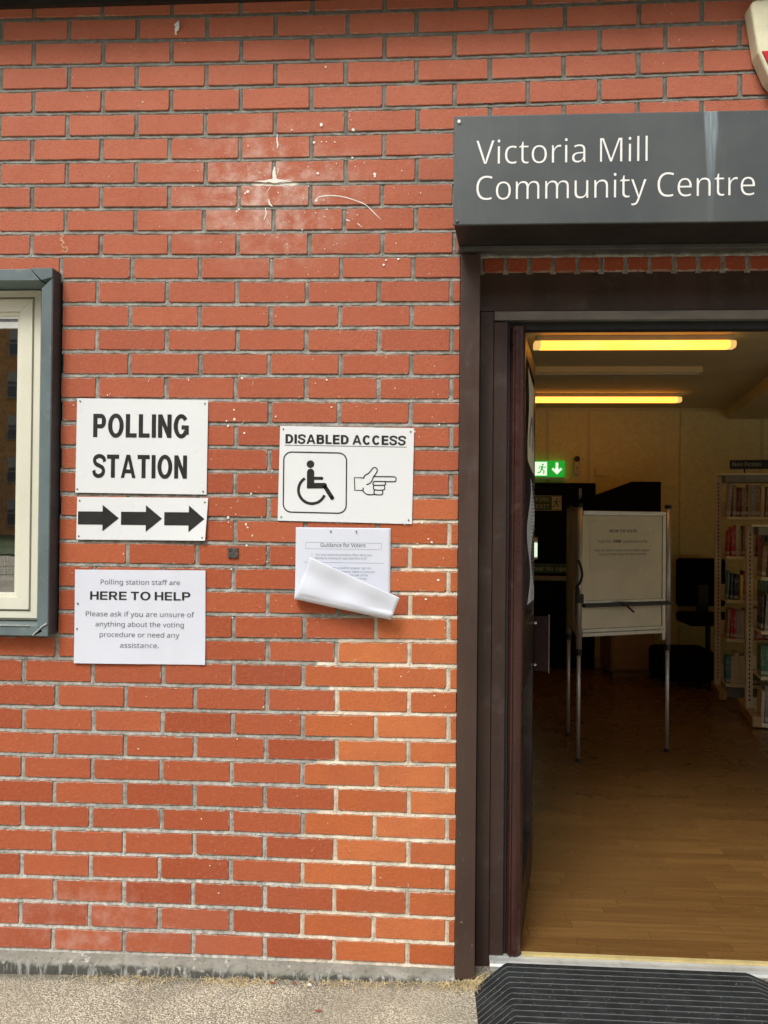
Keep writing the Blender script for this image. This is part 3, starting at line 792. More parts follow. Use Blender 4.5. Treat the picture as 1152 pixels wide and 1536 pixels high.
tag(s_.build('paper_scrap', [M['white_paint'], M['paper'], M['scrap_dark']]), 'torn scrap of silvery paper stuck high on the brick wall', 'scrap')

# roof eaves over the wall
ev = thing('roof_eaves', 'dark soffit of the roof overhanging the top of the brick wall', 'eaves', (1, 0, 3.0))
MB().box(-2.2, 4.1, -.13, .10, 3.000, 3.020).build('soffit', M['soffit'], ev)
MB().box(-2.2, 4.1, -.152, -.1305, 2.985, 3.16).build('fascia_board', M['soffit_grey'], ev, bevel=.004)
MB().box(-2.2, 4.1, -.13, 5.0, 3.021, 3.10).build('roof_deck', M['soffit'], ev)
MB().box(-2.0, 3.95, -.018, -.002, 2.962, 2.999).build('cover_trim', M['soffit'], ev)

# ================================================================== WINDOW (left)
wd = thing('window', 'cream framed window with slate grey surround at the left edge of the brick wall', 'window', (-.55, 0, .99))
WL = -1.16
tr = MB().prism([(WL-.037, 2.083), (-.002, 2.083), (-.034, 2.119), (WL-.037, 2.119)], -.050, .048)
tr.build('surround_top', M['grey_trim'], wd, bevel=.0015)
MB().prism([(.0035, 1.017), (.0035, 2.058), (.0372, 2.0905), (.0372, 1.012), (.020, .997)], -.0495, .048).build('surround_side', [M['grey_trim']], wd, bevel=.0015)
MB().prism([(WL-.037, .985), (-.010, .985), (.012, 1.004), (.0035, 1.016), (WL-.037, 1.016)], -.0495, .048).build('surround_bottom', M['grey_trim'], wd, bevel=.0015)
MB().prism([(-.034, 2.121), (.038, 2.1215), (.038, 2.0915), (.0025, 2.084)], -.0515, .04).build('corner_piece', M['grey_trim'], wd, bevel=.001)
MB().prism([(-.008, .9845), (.038, .9845), (.038, 1.012), (.021, .999)], -.051, .04).build('corner_piece', M['grey_trim'], wd, bevel=.001)
MB().box(.0373, .0398, -.048, .030, .988, 2.119).build('side_flashing', M['grey_trim_dirty'], wd)
MB().box(WL-.037, WL, -.05, .048, 1.018, 2.082).build('surround_side', M['grey_trim'], wd)
sv = MB(); sv.path([(-.0085,-.0525,.986),(-.002,-.053,.994),(.006,-.053,1.000),(.013,-.053,1.007),(.022,-.0525,1.016),(.0355,-.0525,1.024)], .0022, n=6)
sv.path([(WL,-.051,1.0155),(-.4,-.051,1.0152),(-.02,-.051,1.0158)], .0022, n=6)
sv.build('sealant_bead', M['seal'], wd, smooth=True)
# cream plastic outer frame
def frame4(mb, x0, x1, z0, z1, w, y0, y1):
    mb.prism([(x0,z0),(x1,z0),(x1-w,z0+w),(x0+w,z0+w)], y0, y1); mb.prism([(x1,z0),(x1,z1),(x1-w,z1-w),(x1-w,z0+w)], y0, y1)
    mb.prism([(x1,z1),(x0,z1),(x0+w,z1-w),(x1-w,z1-w)], y0, y1); mb.prism([(x0,z1),(x0,z0),(x0+w,z0+w),(x0+w,z1-w)], y0, y1)
    return mb
FX1 = .0034
frame4(MB(), WL+.001, FX1-.004, 1.0165, 2.0825, .047, .045, .085)
for nm, x0, x1, z0, z1, w, y0, y1, mt in (('outer_frame', WL+.001, FX1-.001, 1.018, 2.082, .058, .052, .11, 'upvc'),
                                          ('frame_lip', WL+.014, -.0445, 1.026, 2.080, .022, .042, .0515, 'upvc'),
                                          ('sash_groove', WL+.04, -.066, 1.049, 2.056, .010, .0435, .0512, 'upvc_groove'),
                                          ('sash', WL+.044, -.0695, 1.0545, 2.0505, .040, .036, .0505, 'upvc'),
                                          ('glazing_bead', WL+.084, -.109, 1.0945, 2.0105, .012, .042, .0600, 'upvc')):
    frame4(MB(), x0, x1, z0, z1, w, y0, y1).build(nm, M[mt], wd, bevel=.0012)
MB().box(WL+.096, -.120, .0535, .0565, 1.106, 1.999).build('pane', M['glass'], wd)
bl = thing('window_trim', 'white double rail vent across the top of the window glass', 'trim', (-.55, .05, 1.95))  # white bars set in front of the glass so daylight brightens them
MB().box(WL+.097, -.1215, .0475, .0530, 1.990, 1.9985).build('head_rail', M['white_blind'], bl)
MB().box(WL+.097, -.1215, .0475, .0530, 1.960, 1.980).build('lower_rail', M['white_blind'], bl)
MB().box(WL+.097, -.1215, .0505, .0530, 1.9803, 1.9897).build('dark_slot', M['scrap_dark'], bl)

# ================================================================== NOTICES ON THE WALL
def board(name, label, quad, y=-.005, th=.003, mat='board', bend=None, group=None, nx=16, nz=8, screws=(), r=.0026, cat='sign'):
    """thin sheet through four corners (TL,TR,BR,BL) in (x,z); bend(u,v) gives extra distance off the wall"""
    TL, TR, BR, BL = [Vector(q) for q in quad]
    t = thing(name, label, cat, ((BL.x+BR.x)/2, y, (BL.y+BR.y)/2), group)
    f = bend or (lambda u, v: 0)
    def P(u, v): return (TL*(1-u) + TR*u)*(1-v) + (BL*(1-u) + BR*u)*v
    mb = MB(); vs = []
    for side in (0, 1):
        for j in range(nz+1):
            for i in range(nx+1):
                p = P(i/nx, j/nz); vs.append((p.x, y - f(i/nx, j/nz) + (th if side else 0), p.y))
    N = (nx+1)*(nz+1); fs = []
    for j in range(nz):
        for i in range(nx):
            a = j*(nx+1)+i; fs.append((a, a+nx+1, a+nx+2, a+1)); fs.append((N+a, N+a+1, N+a+nx+2, N+a+nx+1))
    rim = [i for i in range(nx+1)] + [j*(nx+1)+nx for j in range(1, nz+1)] + [nz*(nx+1)+i for i in range(nx-1,-1,-1)] + [j*(nx+1) for j in range(nz-1,0,-1)]
    for a, b in zip(rim, rim[1:]+rim[:1]): fs.append((a, b, b+N, a+N))
    mb.add(vs, fs); o = mb.build('board' if mat == 'board' else 'sheet', M[mat], t, smooth=True)
    o.data.polygons.foreach_set('use_smooth', [True]*len(o.data.polygons))
    es = o.modifiers.new('split', 'EDGE_SPLIT'); es.split_angle = math.radians(50)
    for (a, b) in screws:
        w = P(*invq(TL,TR,BR,BL,a,b)); u, v = invq(TL,TR,BR,BL,a,b)
        MB().tube((a, y - f(u,v) - .0016, b), (a, y - f(u,v) + .001, b), r, n=10).build('screw', M['steel'], t)
    return t, f, (TL, TR, BR, BL)
def invq(TL, TR, BR, BL, x, z):
    u = (x - TL.x)/(TR.x-TL.x); v = (TL.y - z)/(TL.y-BL.y); return max(0,min(1,u)), max(0,min(1,v))
def bent(mb, f, quad, y, eps=.0008):
    """lay flat print onto a bent sheet"""
    mb.v = [(a, y - f(*invq(*quad, a, c)) - eps, c) for a, b, c in mb.v]; return mb

t, f, q = board('polling_station_board', 'white board lettered polling station, uppermost of the three left notices', [(.0999,1.7249),(.5172,1.7192),(.5153,1.4256),(.0978,1.4289)],
                screws=[(.110,1.7155),(.5075,1.708),(.505,1.4345),(.1045,1.4395)])
write(MB(), 'POLLING', .1530, .4572, 1.6031, .0730, -.0058, 1.6010, bold=(.262,.180)).build('lettering', M['ink'], t); write(MB(), 'STATION', .1515, .4530, 1.4765, .0725, -.0058, 1.4743, bold=(.262,.180)).build('lettering', M['ink'], t)

bend = lambda u, v: .010*max(0, u-.55)**1.5*3*(v**1.3)
t, f, q = board('arrow_board', 'white strip board with three black arrows pointing right, one corner lifting', [(.1040,1.4155),(.5207,1.4150),(.5145,1.2825),(.1027,1.2816)], bend=bend,
                screws=[(.1125,1.4035),(.5105,1.4015),(.5055,1.2915),(.111,1.2925)])
def arrow(x0, xs_, x1, zc, dz):
    return [(x0, zc-.0205+dz), (xs_, zc-.0205+dz), (xs_, zc-.0415+dz), (x1, zc+dz), (xs_, zc+.0415+dz), (xs_, zc+.0205+dz), (x0, zc+.0205+dz)]
for p in (arrow(.1078,.1865,.2387,1.3495,0), arrow(.2455,.3245,.3762,1.3495,0), arrow(.3832,.461,.5112,1.3495,0)):
    m_ = MB(); m_.add([(a, 0, b) for a, b in p], [(1,2,3,4,5),(0,1,5,6)]); bent(m_, f, q, -.005).build('arrow', M['ink'], t)

wv = lambda u, v: .0022*math.sin(u*5+.5)*v + .004*max(0, v-.5)*v + .0016*(max(0, 1-abs(u-.505)*14)+max(0, 1-abs(u-.75)*16)) + (.006*max(0,u-.8)*max(0,v-.85)*8)
t, f, q = board('help_notice', 'white creased paper notice headed here to help, below the arrow board', [(.0998,1.1875),(.5146,1.1900),(.5170,.8975),(.1010,.8950)], y=-.004, th=.0006, mat='paper', bend=wv, nx=48, nz=16, cat='notice')
Y_ = -.004
for tx, xa, xb, za, zb in (('Polling station staff are', .1826, .4349, 1.1425, 1.1435), ('Please ask if you are unsure of', .1368, .4809, 1.0425, 1.0440), ('anything about the voting', .1683, .4483, 1.0110, 1.0120),
                           ('procedure or need any', .1824, .4345, .9788, .9798), ('assistance.', .2477, .3700, .9462, .9466)):
    bent(write(MB(), tx, xa, xb, za, .0150, Y_, zb), f, q, Y_).build('lettering', M['ink_soft'], t)
mb = MB(); write(mb, 'HERE TO HELP', .1497, .4679, 1.0940, .0262, Y_, 1.0955, bold=(.21,.165))
bent(mb, f, q, Y_).build('heading', M['ink'], t)
for a, b in ((.1108,1.0813),(.1094,1.002)):
    MB().tube((a, -.0075, b), (a, -.003, b), .0024, n=8).build('pin', M['steel'], t)

t, f, q = board('disabled_access_board', 'white board with wheelchair symbol and pointing hand beside the brown door surround', [(.7443,1.6397),(1.1583,1.6335),(1.1537,1.3402),(.7392,1.347)],
                screws=[(.7544,1.6295),(1.1478,1.6229),(1.1438,1.352),(.7507,1.3578)])
mb = MB(); YY = -.0058
write(mb, 'DISABLED ACCESS', .7612, 1.1345, 1.5856, .0285, YY, 1.5812, bold=(.265,.20))
mb.build('lettering', M['ink'], t)
mb = MB().ribbon([(.7592,1.5802),(1.1359,1.5757)], .0014, YY); mb.build('underline', M['ink'], t)
def rrect(x0, x1, z0, z1, r, shear=(0,0)):
    P = []
    for cx, cz, a0 in ((x1-r,z1-r,0),(x0+r,z1-r,90),(x0+r,z0+r,180),(x1-r,z0+r,270)):
        for k in range(7):
            a = math.radians(a0+15*k); P.append((cx+r*math.cos(a), cz+r*math.sin(a)))
    return [(x + (z-z1)*-.012*-1*0, z - (x-x0)*.015) for x, z in P]
MB().ribbon(rrect(.7565,.9515,1.3738,1.5593,.0245), .0038, YY, closed=True).build('symbol_border', M['ink'], t)
mb = MB()
mb.disc(.8397, 1.5217, .0118, YY, 28)
def arc(cx, cz, r, a0, a1, n=28): return [(cx+r*math.cos(math.radians(a0+(a1-a0)*i/n)), cz+r*math.sin(math.radians(a0+(a1-a0)*i/n))) for i in range(n+1)]
mb.ribbon(arc(.8453, 1.4421, .0420, 122, 338), .0088, YY)
mb.ribbon([(.8405,1.4965),(.8408,1.4590)], .0225, YY); mb.disc(.8405,1.4965,.01125,YY-.00005,20)
mb.ribbon([(.845,1.4785),(.8755,1.4783)], .0094, YY-.0001); mb.disc(.8755,1.4783,.0047,YY-.0001,14)
mb.ribbon([(.8295,1.4553),(.884,1.4558)], .0170, YY-.00015); mb.disc(.8385,1.4560,.0094,YY-.00012,18)
mb.ribbon([(.8835,1.4560),(.9082,1.4178)], .0125, YY-.0002); mb.disc(.8832,1.4562,.0083,YY-.0002,16); mb.disc(.9082,1.4178,.00625,YY-.0002,16)
mb.build('wheelchair_symbol', M['ink'], t)
mb = MB(); hw = .0033
def sm(pts, k=4, closed=False):
    P = [Vector(p) for p in pts]; out = []; n = len(P)
    rng = range(n if closed else n-1)
    for i in rng:
        p0 = P[(i-1)%n] if (closed or i) else P[i]; p1 = P[i]; p2 = P[(i+1)%n]; p3 = P[(i+2)%n] if (closed or i+2 < n) else p2
        for s in range(k):
            u = s/k; out.append(.5*((2*p1)+(p2-p0)*u+(2*p0-5*p1+4*p2-p3)*u*u+(3*p1-p0-3*p2+p3)*u**3))
    if not closed: out.append(P[-1])
    return [tuple(v) for v in out]
mb.ribbon([(1.0054,1.4803),(.9760,1.4812),(.9778,1.4420),(1.0037,1.4419)], hw, YY)
mb.ribbon(sm([(1.0050,1.4790),(1.0079,1.4876),(1.0203,1.4954),(1.0329,1.5104),(1.0393,1.5125),(1.0458,1.5074),(1.0446,1.4976),(1.0353,1.4848)]), hw, YY)
mb.ribbon(sm([(1.0353,1.4848),(1.066,1.4847),(1.0971,1.4843),(1.1030,1.482),(1.1045,1.4771),(1.1030,1.4716),(1.0973,1.4694),(1.066,1.4697),(1.0363,1.4699)]), hw, YY)
mb.ribbon(sm([(1.0350,1.4848),(1.0332,1.4790),(1.029,1.4698),(1.0227,1.4634),(1.0133,1.4595)]), hw, YY)
for L in ([(1.0363,1.4699),(1.0334,1.4635),(1.0377,1.4584),(1.0676,1.4586),(1.0718,1.4637),(1.0696,1.4697)], [(1.0377,1.4584),(1.0348,1.452),(1.0391,1.4443),(1.0647,1.4437),(1.0698,1.4497),(1.0676,1.4586)],
          [(1.0391,1.4435),(1.0366,1.4375),(1.0409,1.4299),(1.0597,1.4291),(1.0639,1.4351),(1.0622,1.4436)], [(1.0036,1.4505),(1.0037,1.4398),(1.0123,1.4313),(1.023,1.4289),(1.0409,1.4299)]):
    mb.ribbon(sm(L), hw, YY)
mb.build('pointing_hand', M['ink'], t)

# guidance sheet with its lower half curling up
t = thing('guidance_notice', 'white paper voter guidance sheet whose lower half curls up to the left', 'notice', (.94, -.004, 1.07))
X0, X1, ZT = .7962, 1.0893, 1.3268
Lp = Vector((.7944, 1.1066)); Rp = Vector((1.0883, 1.0537)); dr = (Rp-Lp).normalized(); nn = Vector((dr.y, -dr.x))   # nn points down across the fold
if nn.y > 0: nn = -nn
RC = .0215
def curl(x, z):
    """where a point of the flat sheet ends up"""
    p = Vector((x, z)); s = (p-Lp).dot(nn) + RC          # distance beyond the tangent line
    u = (p-Lp).dot(dr)
    base_y = -.0045 - .0012*math.sin(x*16)
    if s <= 0: lift = .006*max(0, 1+s/.09)**2; return (x, base_y - lift, z)
    y0 = base_y - .006
    rc = RC*(1 + .25*(u/.3-.5))
    if s < math.pi*rc:
        a = s/rc; d = rc*math.sin(a); h = rc*(1-math.cos(a))
    else:
        e = s-math.pi*rc; d = -e*math.cos(.05); h = 2*rc + e*math.sin(.05) + .0030*math.sin(e*62+u*16) + .0018*math.sin(u*40-e*20)
    q_ = Lp + dr*u + nn*(d-RC)
    return (q_.x, y0 - h, q_.y)
def sheet(name, ln, mat, dy=0, nx=30, nz=90):
    mb = MB(); vs = []
    for j in range(nz+1):
        for i in range(nx+1):
            x = X0+(X1-X0)*i/nx; z = ZT - ln*j/nz; p = curl(x, z); vs.append((p[0], p[1]-dy, p[2]))
    mb.add(vs, [(j*(nx+1)+i, (j+1)*(nx+1)+i, (j+1)*(nx+1)+i+1, j*(nx+1)+i+1) for j in range(nz) for i in range(nx)])
    o = mb.build(name, mat, t, smooth=True); so = o.modifiers.new('thick', 'SOLIDIFY'); so.thickness = .0004; so.offset = 0
    return o
sheet('sheet', .380, M['paper']); 
def on_sheet(mb, eps=.0007):
    out = []
    for a, b, c in mb.v:
        p = curl(a, c); out.append((p[0], p[1]-eps, p[2]))
    mb.v = out; return mb
mb = MB(); write(mb, 'Guidance for Voters', .8736, 1.0122, 1.2672, .0118, 0, bold=.008)
on_sheet(mb).build('heading', M['ink_soft'], t)
def lin(a, b, n=40): return [(a[0]+(b[0]-a[0])*i/n, a[1]+(b[1]-a[1])*i/n) for i in range(n+1)]
mb = MB()
for a, b in (((.828,1.2808),(1.0609,1.2800)), ((1.0609,1.2800),(1.0609,1.2606)), ((1.0609,1.2606),(.828,1.2612)), ((.828,1.2612),(.828,1.2808)), ((.8234,1.2200),(1.0698,1.2188))): mb.ribbon(lin(a, b), .0008, 0)
on_sheet(mb).build('ruled_box', M['ink_faint'], t)
for s, a, b, z in (('1.', .846, .850, 1.2402), ('You must satisfy the presiding officer about your', .8577, 1.0342, 1.2402), ('identity by showing an approved form of ID', .8577, 1.0155, 1.2296),
                   ('2.  When given a ballot paper go to', .846, 1.0286, 1.2003), ('one of the compartments. Mark a cross (X)', .8577, 1.0402, 1.1888), ('in the box on the right hand side of the', .8577, 1.0203, 1.1782), ('ballot paper opposite the name of the', .8577, 1.0161, 1.1676)):
    on_sheet(write(MB(), s, a, b, z, .0066, 0)).build('lettering', M['ink_faint'], t)
for a, b in ((.905,1.3156),(.9835,1.3156)):
    MB().tube((a, -.0095, b), (a, -.004, b), .0024, n=8).build('pin', M['steel'], t)

# ================================================================== SIGN OVER THE DOOR
t = thing('building_sign', 'grey fascia sign reading victoria mill community centre above the doorway', 'sign', (2.1, 0, 2.18))
MB().box(1.266, 3.02, -.2150, -.2050, 2.176, 2.4815).build('panel', M['sign_grey'], t, bevel=.003, seg=3)
MB().prism([(1.268,-.2045),(3.018,-.2045),(2.990,-.004),(1.292,-.004)], 2.180, 2.470, axis='z').build('box', M['soffit'], t, bevel=.002)
MB().box(1.288, 2.99, -.040, -.0045, 2.166, 2.1795).build('lip', M['soffit_grey'], t, bevel=.002)
for mb, args in ((MB(), 0), (MB(), 1)):
  if args == 0: write(mb, 'Victoria Mill', 1.3283, 1.7970, 2.3455, .0650, -.2158, 2.3465, bold=-.009)
  else: write(mb, 'Community Centre', 1.3292, 2.0852, 2.2455, .0655, -.2158, 2.2485, bold=-.009)
  mb.build('lettering', M['white_letter'], t)
for (a, b, m_) in ((1.2795,2.4646,'white_letter'), (1.2763,2.1875,'steel')):
    MB().tube((a, -.2195, b), (a, -.2145, b), .0045, .0055, n=12).build('screw', M[m_], t)

# alarm bell box, top right
t = thing('alarm_box', 'cream and red alarm bell box on the brick wall above the sign', 'alarm', (2.30, 0, 2.6))
poly = [(2.137,2.878),(2.143,2.888),(2.155,2.893),(2.30,2.897),(2.445,2.893),(2.457,2.888),(2.463,2.878),(2.440,2.735),(2.408,2.66),(2.350,2.595),(2.250,2.595),(2.192,2.66),(2.160,2.735)]
MB().prism(poly, -.055, -.002).build('housing', M['alarm_cream'], t, bevel=.008, seg=4)
MB().prism([(2.1685,2.738),(2.4315,2.738),(2.398,2.664),(2.345,2.606),(2.255,2.606),(2.202,2.664)], -.0585, -.0545).build('red_panel', M['alarm_red'], t, bevel=.002)

# ================================================================== DOOR SURROUND
t = thing('door_surround', 'dark brown metal door surround with header and threshold beneath the sign', 'door frame', (2.1, .05, 0))
MB().box(1.2955, 1.3545, -.030, .100, -.024, 2.157).build('pilaster', M['brown'], t, bevel=.002)
MB().box(2.880, 2.939, -.030, .100, -.024, 2.157).build('pilaster', M['brown'], t, bevel=.002)
MB().box(1.3560, 2.879, .0600, .100, 2.009, 2.146).build('header', M['brown2'], t, bevel=.002)
MB().box(1.3610, 1.4030, .0560, .110, -.035, 2.007).build('outer_stile', M['brown2'], t, bevel=.002)
MB().box(1.4045, 2.86, .0550, .110, 1.980, 2.0075).build('transom', M['transom'], t, bevel=.002)
MB().box(1.4045, 1.4475, .0640, .110, .0005, 1.976).build('inner_stile', M['brown2'], t, bevel=.002)
MB().box(2.80, 2.862, .0560, .110, -.035, 1.979).build('outer_stile', M['brown2'], t, bevel=.002)
MB().box(1.452, 2.86, .080, .118, 1.955, 1.9795).build('head_track', M['black'], t)
MB().box(1.448, 1.4565, .075, .112, .001, 1.978).build('gap_strip', M['black'], t)  # black strip painted in for the dark of the gap
mb = MB()
mb.prism([(.030,-.030),(.052,-.030),(.088,-.030),(.088,-.004),(.078,-.001),(.066,-.002),(.060,-.0045),(.045,-.006),(.036,-.010),(.030,-.016)], 1.4045, 2.80, axis='x')
mb.build('threshold', M['sill'], t, bevel=.001)
MB().box(1.506, 2.80, .0665, .0855, -.002, .0042).build('brass_strip', M['gold'], t, bevel=.001)
for a in (1.585, 2.005): MB().box(a, a+.022, .0275, .0302, -.0262, -.0225).build('drain_slot', M['black'], t)

# rounded finger guard and open door leaf
t = thing('door_leaf', 'maroon framed glazed door leaf standing open inwards on the left side of the doorway', 'door', (1.48, .09, 0))
mb = MB(); prof = []
for k in range(13):
    a = math.pi*(1 + k/12); prof.append((1.4815 + .0245*math.cos(a), .085 + .026*math.sin(a)))
prof += [(1.506, .112), (1.457, .112)]
mb.prism(prof, .0015, 1.962, axis='z'); es = mb.build('hinge_post', M['maroon'], t, smooth=True).modifiers.new('es', 'EDGE_SPLIT'); es.split_angle = math.radians(50)
MB().box(1.4640, 1.4690, .0560, .0610, .003, 1.958).build('hinge_bead', M['maroon'], t)
MB().box(1.4635, 1.4745, .0700, .0720, 1.935, 1.958).build('maker_plate', M['silver'], t)
A0 = Vector((1.5075, .1135)); A1 = Vector((1.6215, .690)); du = (A1-A0).normalized(); dn = Vector((du.y, -du.x))   # dn faces the opening
LW = (A1-A0).length
def leafT(u, w, z):
    p = A0 + du*u + dn*w; return (p.x, p.y, z)
def lbox(u0, u1, w0, w1, z0, z1):
    m_ = MB(); m_.T = leafT; m_.box(u0, u1, w0, w1, z0, z1); return m_
lbox(0, .060, -.042, 0, .008, 1.955).build('stile', M['brown_dark'], t, bevel=.002)
lbox(LW-.070, LW, -.042, 0, .008, 1.955).build('stile', M['brown_dark'], t, bevel=.002)
lbox(.061, LW-.071, -.042, 0, 1.895, 1.955).build('top_rail', M['brown_dark'], t, bevel=.002)
lbox(.061, LW-.071, -.042, 0, .80, 1.005).build('middle_rail', M['brown_dark'], t, bevel=.002)
lbox(.061, LW-.071, -.042, 0, .008, .16).build('bottom_rail', M['brown_dark'], t, bevel=.002)
lbox(.0612, LW-.0712, -.024, -.018, 1.006, 1.894).build('pane', M['door_glass'], t)
lbox(.0612, LW-.0712, -.024, -.018, .161, .799).build('pane', M['door_glass'], t)
lbox(LW-.004, LW+.003, -.036, -.006, .02, 1.95).build('edge_seal', M['silver'], t)
hd = lbox(LW-.050, LW-.042, .004, .058, .775, .985).build('handle', simple('dark_handle_plate', (.020, .009, .008), .6, .2, spec=.15), t, bevel=.002)
lbox(LW-.053, LW-.039, .0585, .063, .768, .992).build('grip_edge', M['steel'], hd, bevel=.001)
for z in (.80, .960):
    for u in (-.0555, -.0365):
        m_ = MB(); m_.T = leafT; m_.tube((LW+u-.003, .010, z), (LW+u+.003, .010, z), .0055, n=12); m_.build('standoff', M['chrome'], hd, smooth=False)
# notices taped to the glass
t2 = thing('door_list_notice', 'long white printed list taped to the open door glass', 'notice', (1.53, .3, 1.1))
def leaf_sheet(u0, u1, z0, z1, amp, mat, name, par, slant=0):
    m_ = MB(); m_.T = leafT; nx, nz = 8, 24; vs = []
    for j in range(nz+1):
        for i in range(nx+1):
            u = u0+(u1-u0)*i/nx; z = z0+(z1-z0)*j/nz; vs.append((u, .004 + amp*(1+math.sin(z*22+u*9))*.5, z + slant*(u-u0)))
    m_.add(vs, [(j*(nx+1)+i, j*(nx+1)+i+1, (j+1)*(nx+1)+i+1, (j+1)*(nx+1)+i) for j in range(nz) for i in range(nx)])
    return m_.build(name, mat, par, smooth=True)
leaf_sheet(.10, .31, 1.075, 1.495, .012, M['paper'], 'sheet', t2)
m_ = MB(); m_.T = leafT
for k in range(34):
    z = 1.475 - k*.0118; u = .12
    for w in range(random.randint(2, 4)):
        L = random.uniform(.02, .05); m_.add([(u, .0175, z), (u+L, .0175, z), (u+L, .0175, z+.0045), (u, .0175, z+.0045)], [(0,1,2,3)]); u += L+.008
m_.build('print_lines', M['ink_faint'], t2)
t2 = thing('door_poster', 'pale poster with a large grey letter shape on the upper door glass', 'poster', (1.53, .3, 1.55))
leaf_sheet(.10, .40, 1.555, 1.865, .004, M['paper2'], 'sheet', t2, slant=-.10)
m_ = MB(); m_.T = lambda a, b, c: leafT(a, .0095, c); m_.ribbon([(.16,1.60),(.16,1.66),(.20,1.70),(.26,1.70),(.30,1.66),(.30,1.60)], .03, 0); m_.build('print_shape', M['ink_faint'], t2)

# ================================================================== RUBBER RAMP
def ramp_mat():
    XA, XB = 1.352, 1.455          # left bevel zone
    XC, XD = 2.168, 2.262
    BK, FR = .026, -.62
    mb = MB()
    def surf(x, v):
        """v distance forward from the back edge"""
        sL = max(0, (XB-x)/(XB-XA)); sR = max(0, (x-XC)/(XD-XC)); s = max(sL, sR)
        e = s*s*(1.6-.6*s) if s < .35 else s*s*(1.6-.6*s)
        soft = s if s > .25 else s*s*2 + s*.5
        y = BK - .004 - v - soft*(.085 if sL > 0 else .060)
        top = gz(1.7)+.026 - .000*v - v*.030
        z = top + (gz(x)+.002 - top)*min(1, s)**1.2
        return y, max(z, gz(x)+.002)
    XS = [XA + (XB-XA)*k/10 for k in range(11)] + [XB + (XC-XB)*k/14 for k in range(1, 15)] + [XC + (XD-XC)*k/10 for k in range(1, 11)]
    v = 0.0; rows = [(0.0, 0.0, 0)]
    while v < .60:
        rows += [(v+.0205, 0, 0), (v+.0213, .0022, 0), (v+.0235, .0022, 1), (v+.0246, 0, 0)]; v += .0246
    n = len(XS); vs = []
    for (vv, h, _) in rows:
        for x in XS:
            y, z = surf(x, vv); vs.append((x, y, z + h))
    fs = []; mi = []
    for j in range(len(rows)-1):
        for i in range(n-1):
            fs.append((j*n+i, (j+1)*n+i, (j+1)*n+i+1, j*n+i+1)); mi.append(1 if rows[j+1][2] else 0)
    b0 = len(vs)
    # skirt down to the ground all round
    ring = [i for i in range(n)] + [j*n+n-1 for j in range(1, len(rows))] + [(len(rows)-1)*n+i for i in range(n-2,-1,-1)] + [j*n for j in range(len(rows)-2,0,-1)]
    for r_ in ring: vs.append((vs[r_][0], vs[r_][1], gz(vs[r_][0])-.004))
    for k in range(len(ring)): fs.append((ring[k], ring[(k+1)%len(ring)], b0+(k+1)%len(ring), b0+k)); mi.append(0)
    mb.add(vs, fs); mb.m = mi
    return mb, surf
mb, surf = ramp_mat()
tag(mb.build('rubber_ramp', [M['rubber'], M['rubber_worn']]), 'black ribbed rubber ramp on the ground in front of the door threshold', 'ramp')

# dry bits: clippings on the ramp, straw at the foot of the wall
def strands(mb, n, pos, ln, w, lift):
    for _ in range(n):
        x, y, z = pos(); L = random.uniform(*ln); a = random.uniform(0, math.tau); cv = random.uniform(-1.6, 1.6); px, py = x, y; pts = [(x, y, z)]
        for k in range(3):
            a += cv/3; px += math.cos(a)*L/3; py += math.sin(a)*L/3; pts.append((px, py, z + (random.uniform(0, lift) if k < 2 else .0005)))
        vs = []
        for (qx, qy, qz) in pts: vs += [(qx-math.sin(a)*w/2, qy+math.cos(a)*w/2, qz), (qx+math.sin(a)*w/2, qy-math.cos(a)*w/2, qz)]
        mb.add(vs, [(0,1,3,2),(2,3,5,4),(4,5,7,6)])
mb = MB()
def onramp():
    x = random.uniform(1.38, 2.24); v = random.uniform(.01, .30); y, z = surf(x, v); return x, y, z + .0028
strands(mb, 330, onramp, (.004, .015), .0006, .003)
mb.build('grass_clippings', M['clip'], kind='stuff', label='dry grass clippings scattered on the black rubber ramp')
mb = MB()
def atfoot():
    c = random.choice((.22,.36,.62,.66,.95,1.10,1.28,1.30,1.36)); x = random.gauss(c, .06)
    return x, -.041 - abs(random.gauss(0, .011)), gz(x) + .001
strands(mb, 620, atfoot, (.012, .050), .0013, .009)
def corner():
    x = random.gauss(1.365, .035); y = random.gauss(-.035, .022); return x, min(y, .02 if x > 1.36 else -.04), gz(x) + .001
strands(mb, 320, corner, (.012, .05), .0009, .012)
mb.build('dry_straw', M['straw'], kind='stuff', label='dry straw and grass blown against the foot of the wall')
mb = MB()
for _ in range(260):
    x = random.choice((random.uniform(.1, 1.36), random.gauss(1.33, .05))); y = -.040 - abs(random.gauss(0, .02)); r = random.uniform(.001, .0035); z = gz(x)
    vs = [(x+r*math.cos(a)*random.uniform(.7,1.2), y+r*math.sin(a)*random.uniform(.7,1.2), z) for a in (0,1.25,2.5,3.75,5.0)] + [(x, y, z+r*.9)]
    mb.add(vs, [(0,1,5),(1,2,5),(2,3,5),(3,4,5),(4,0,5)])
mb.build('grit', simple('dark_grit', (.10,.085,.06), .9, .5, 90), kind='stuff', label='loose grit and soil along the foot of the wall')
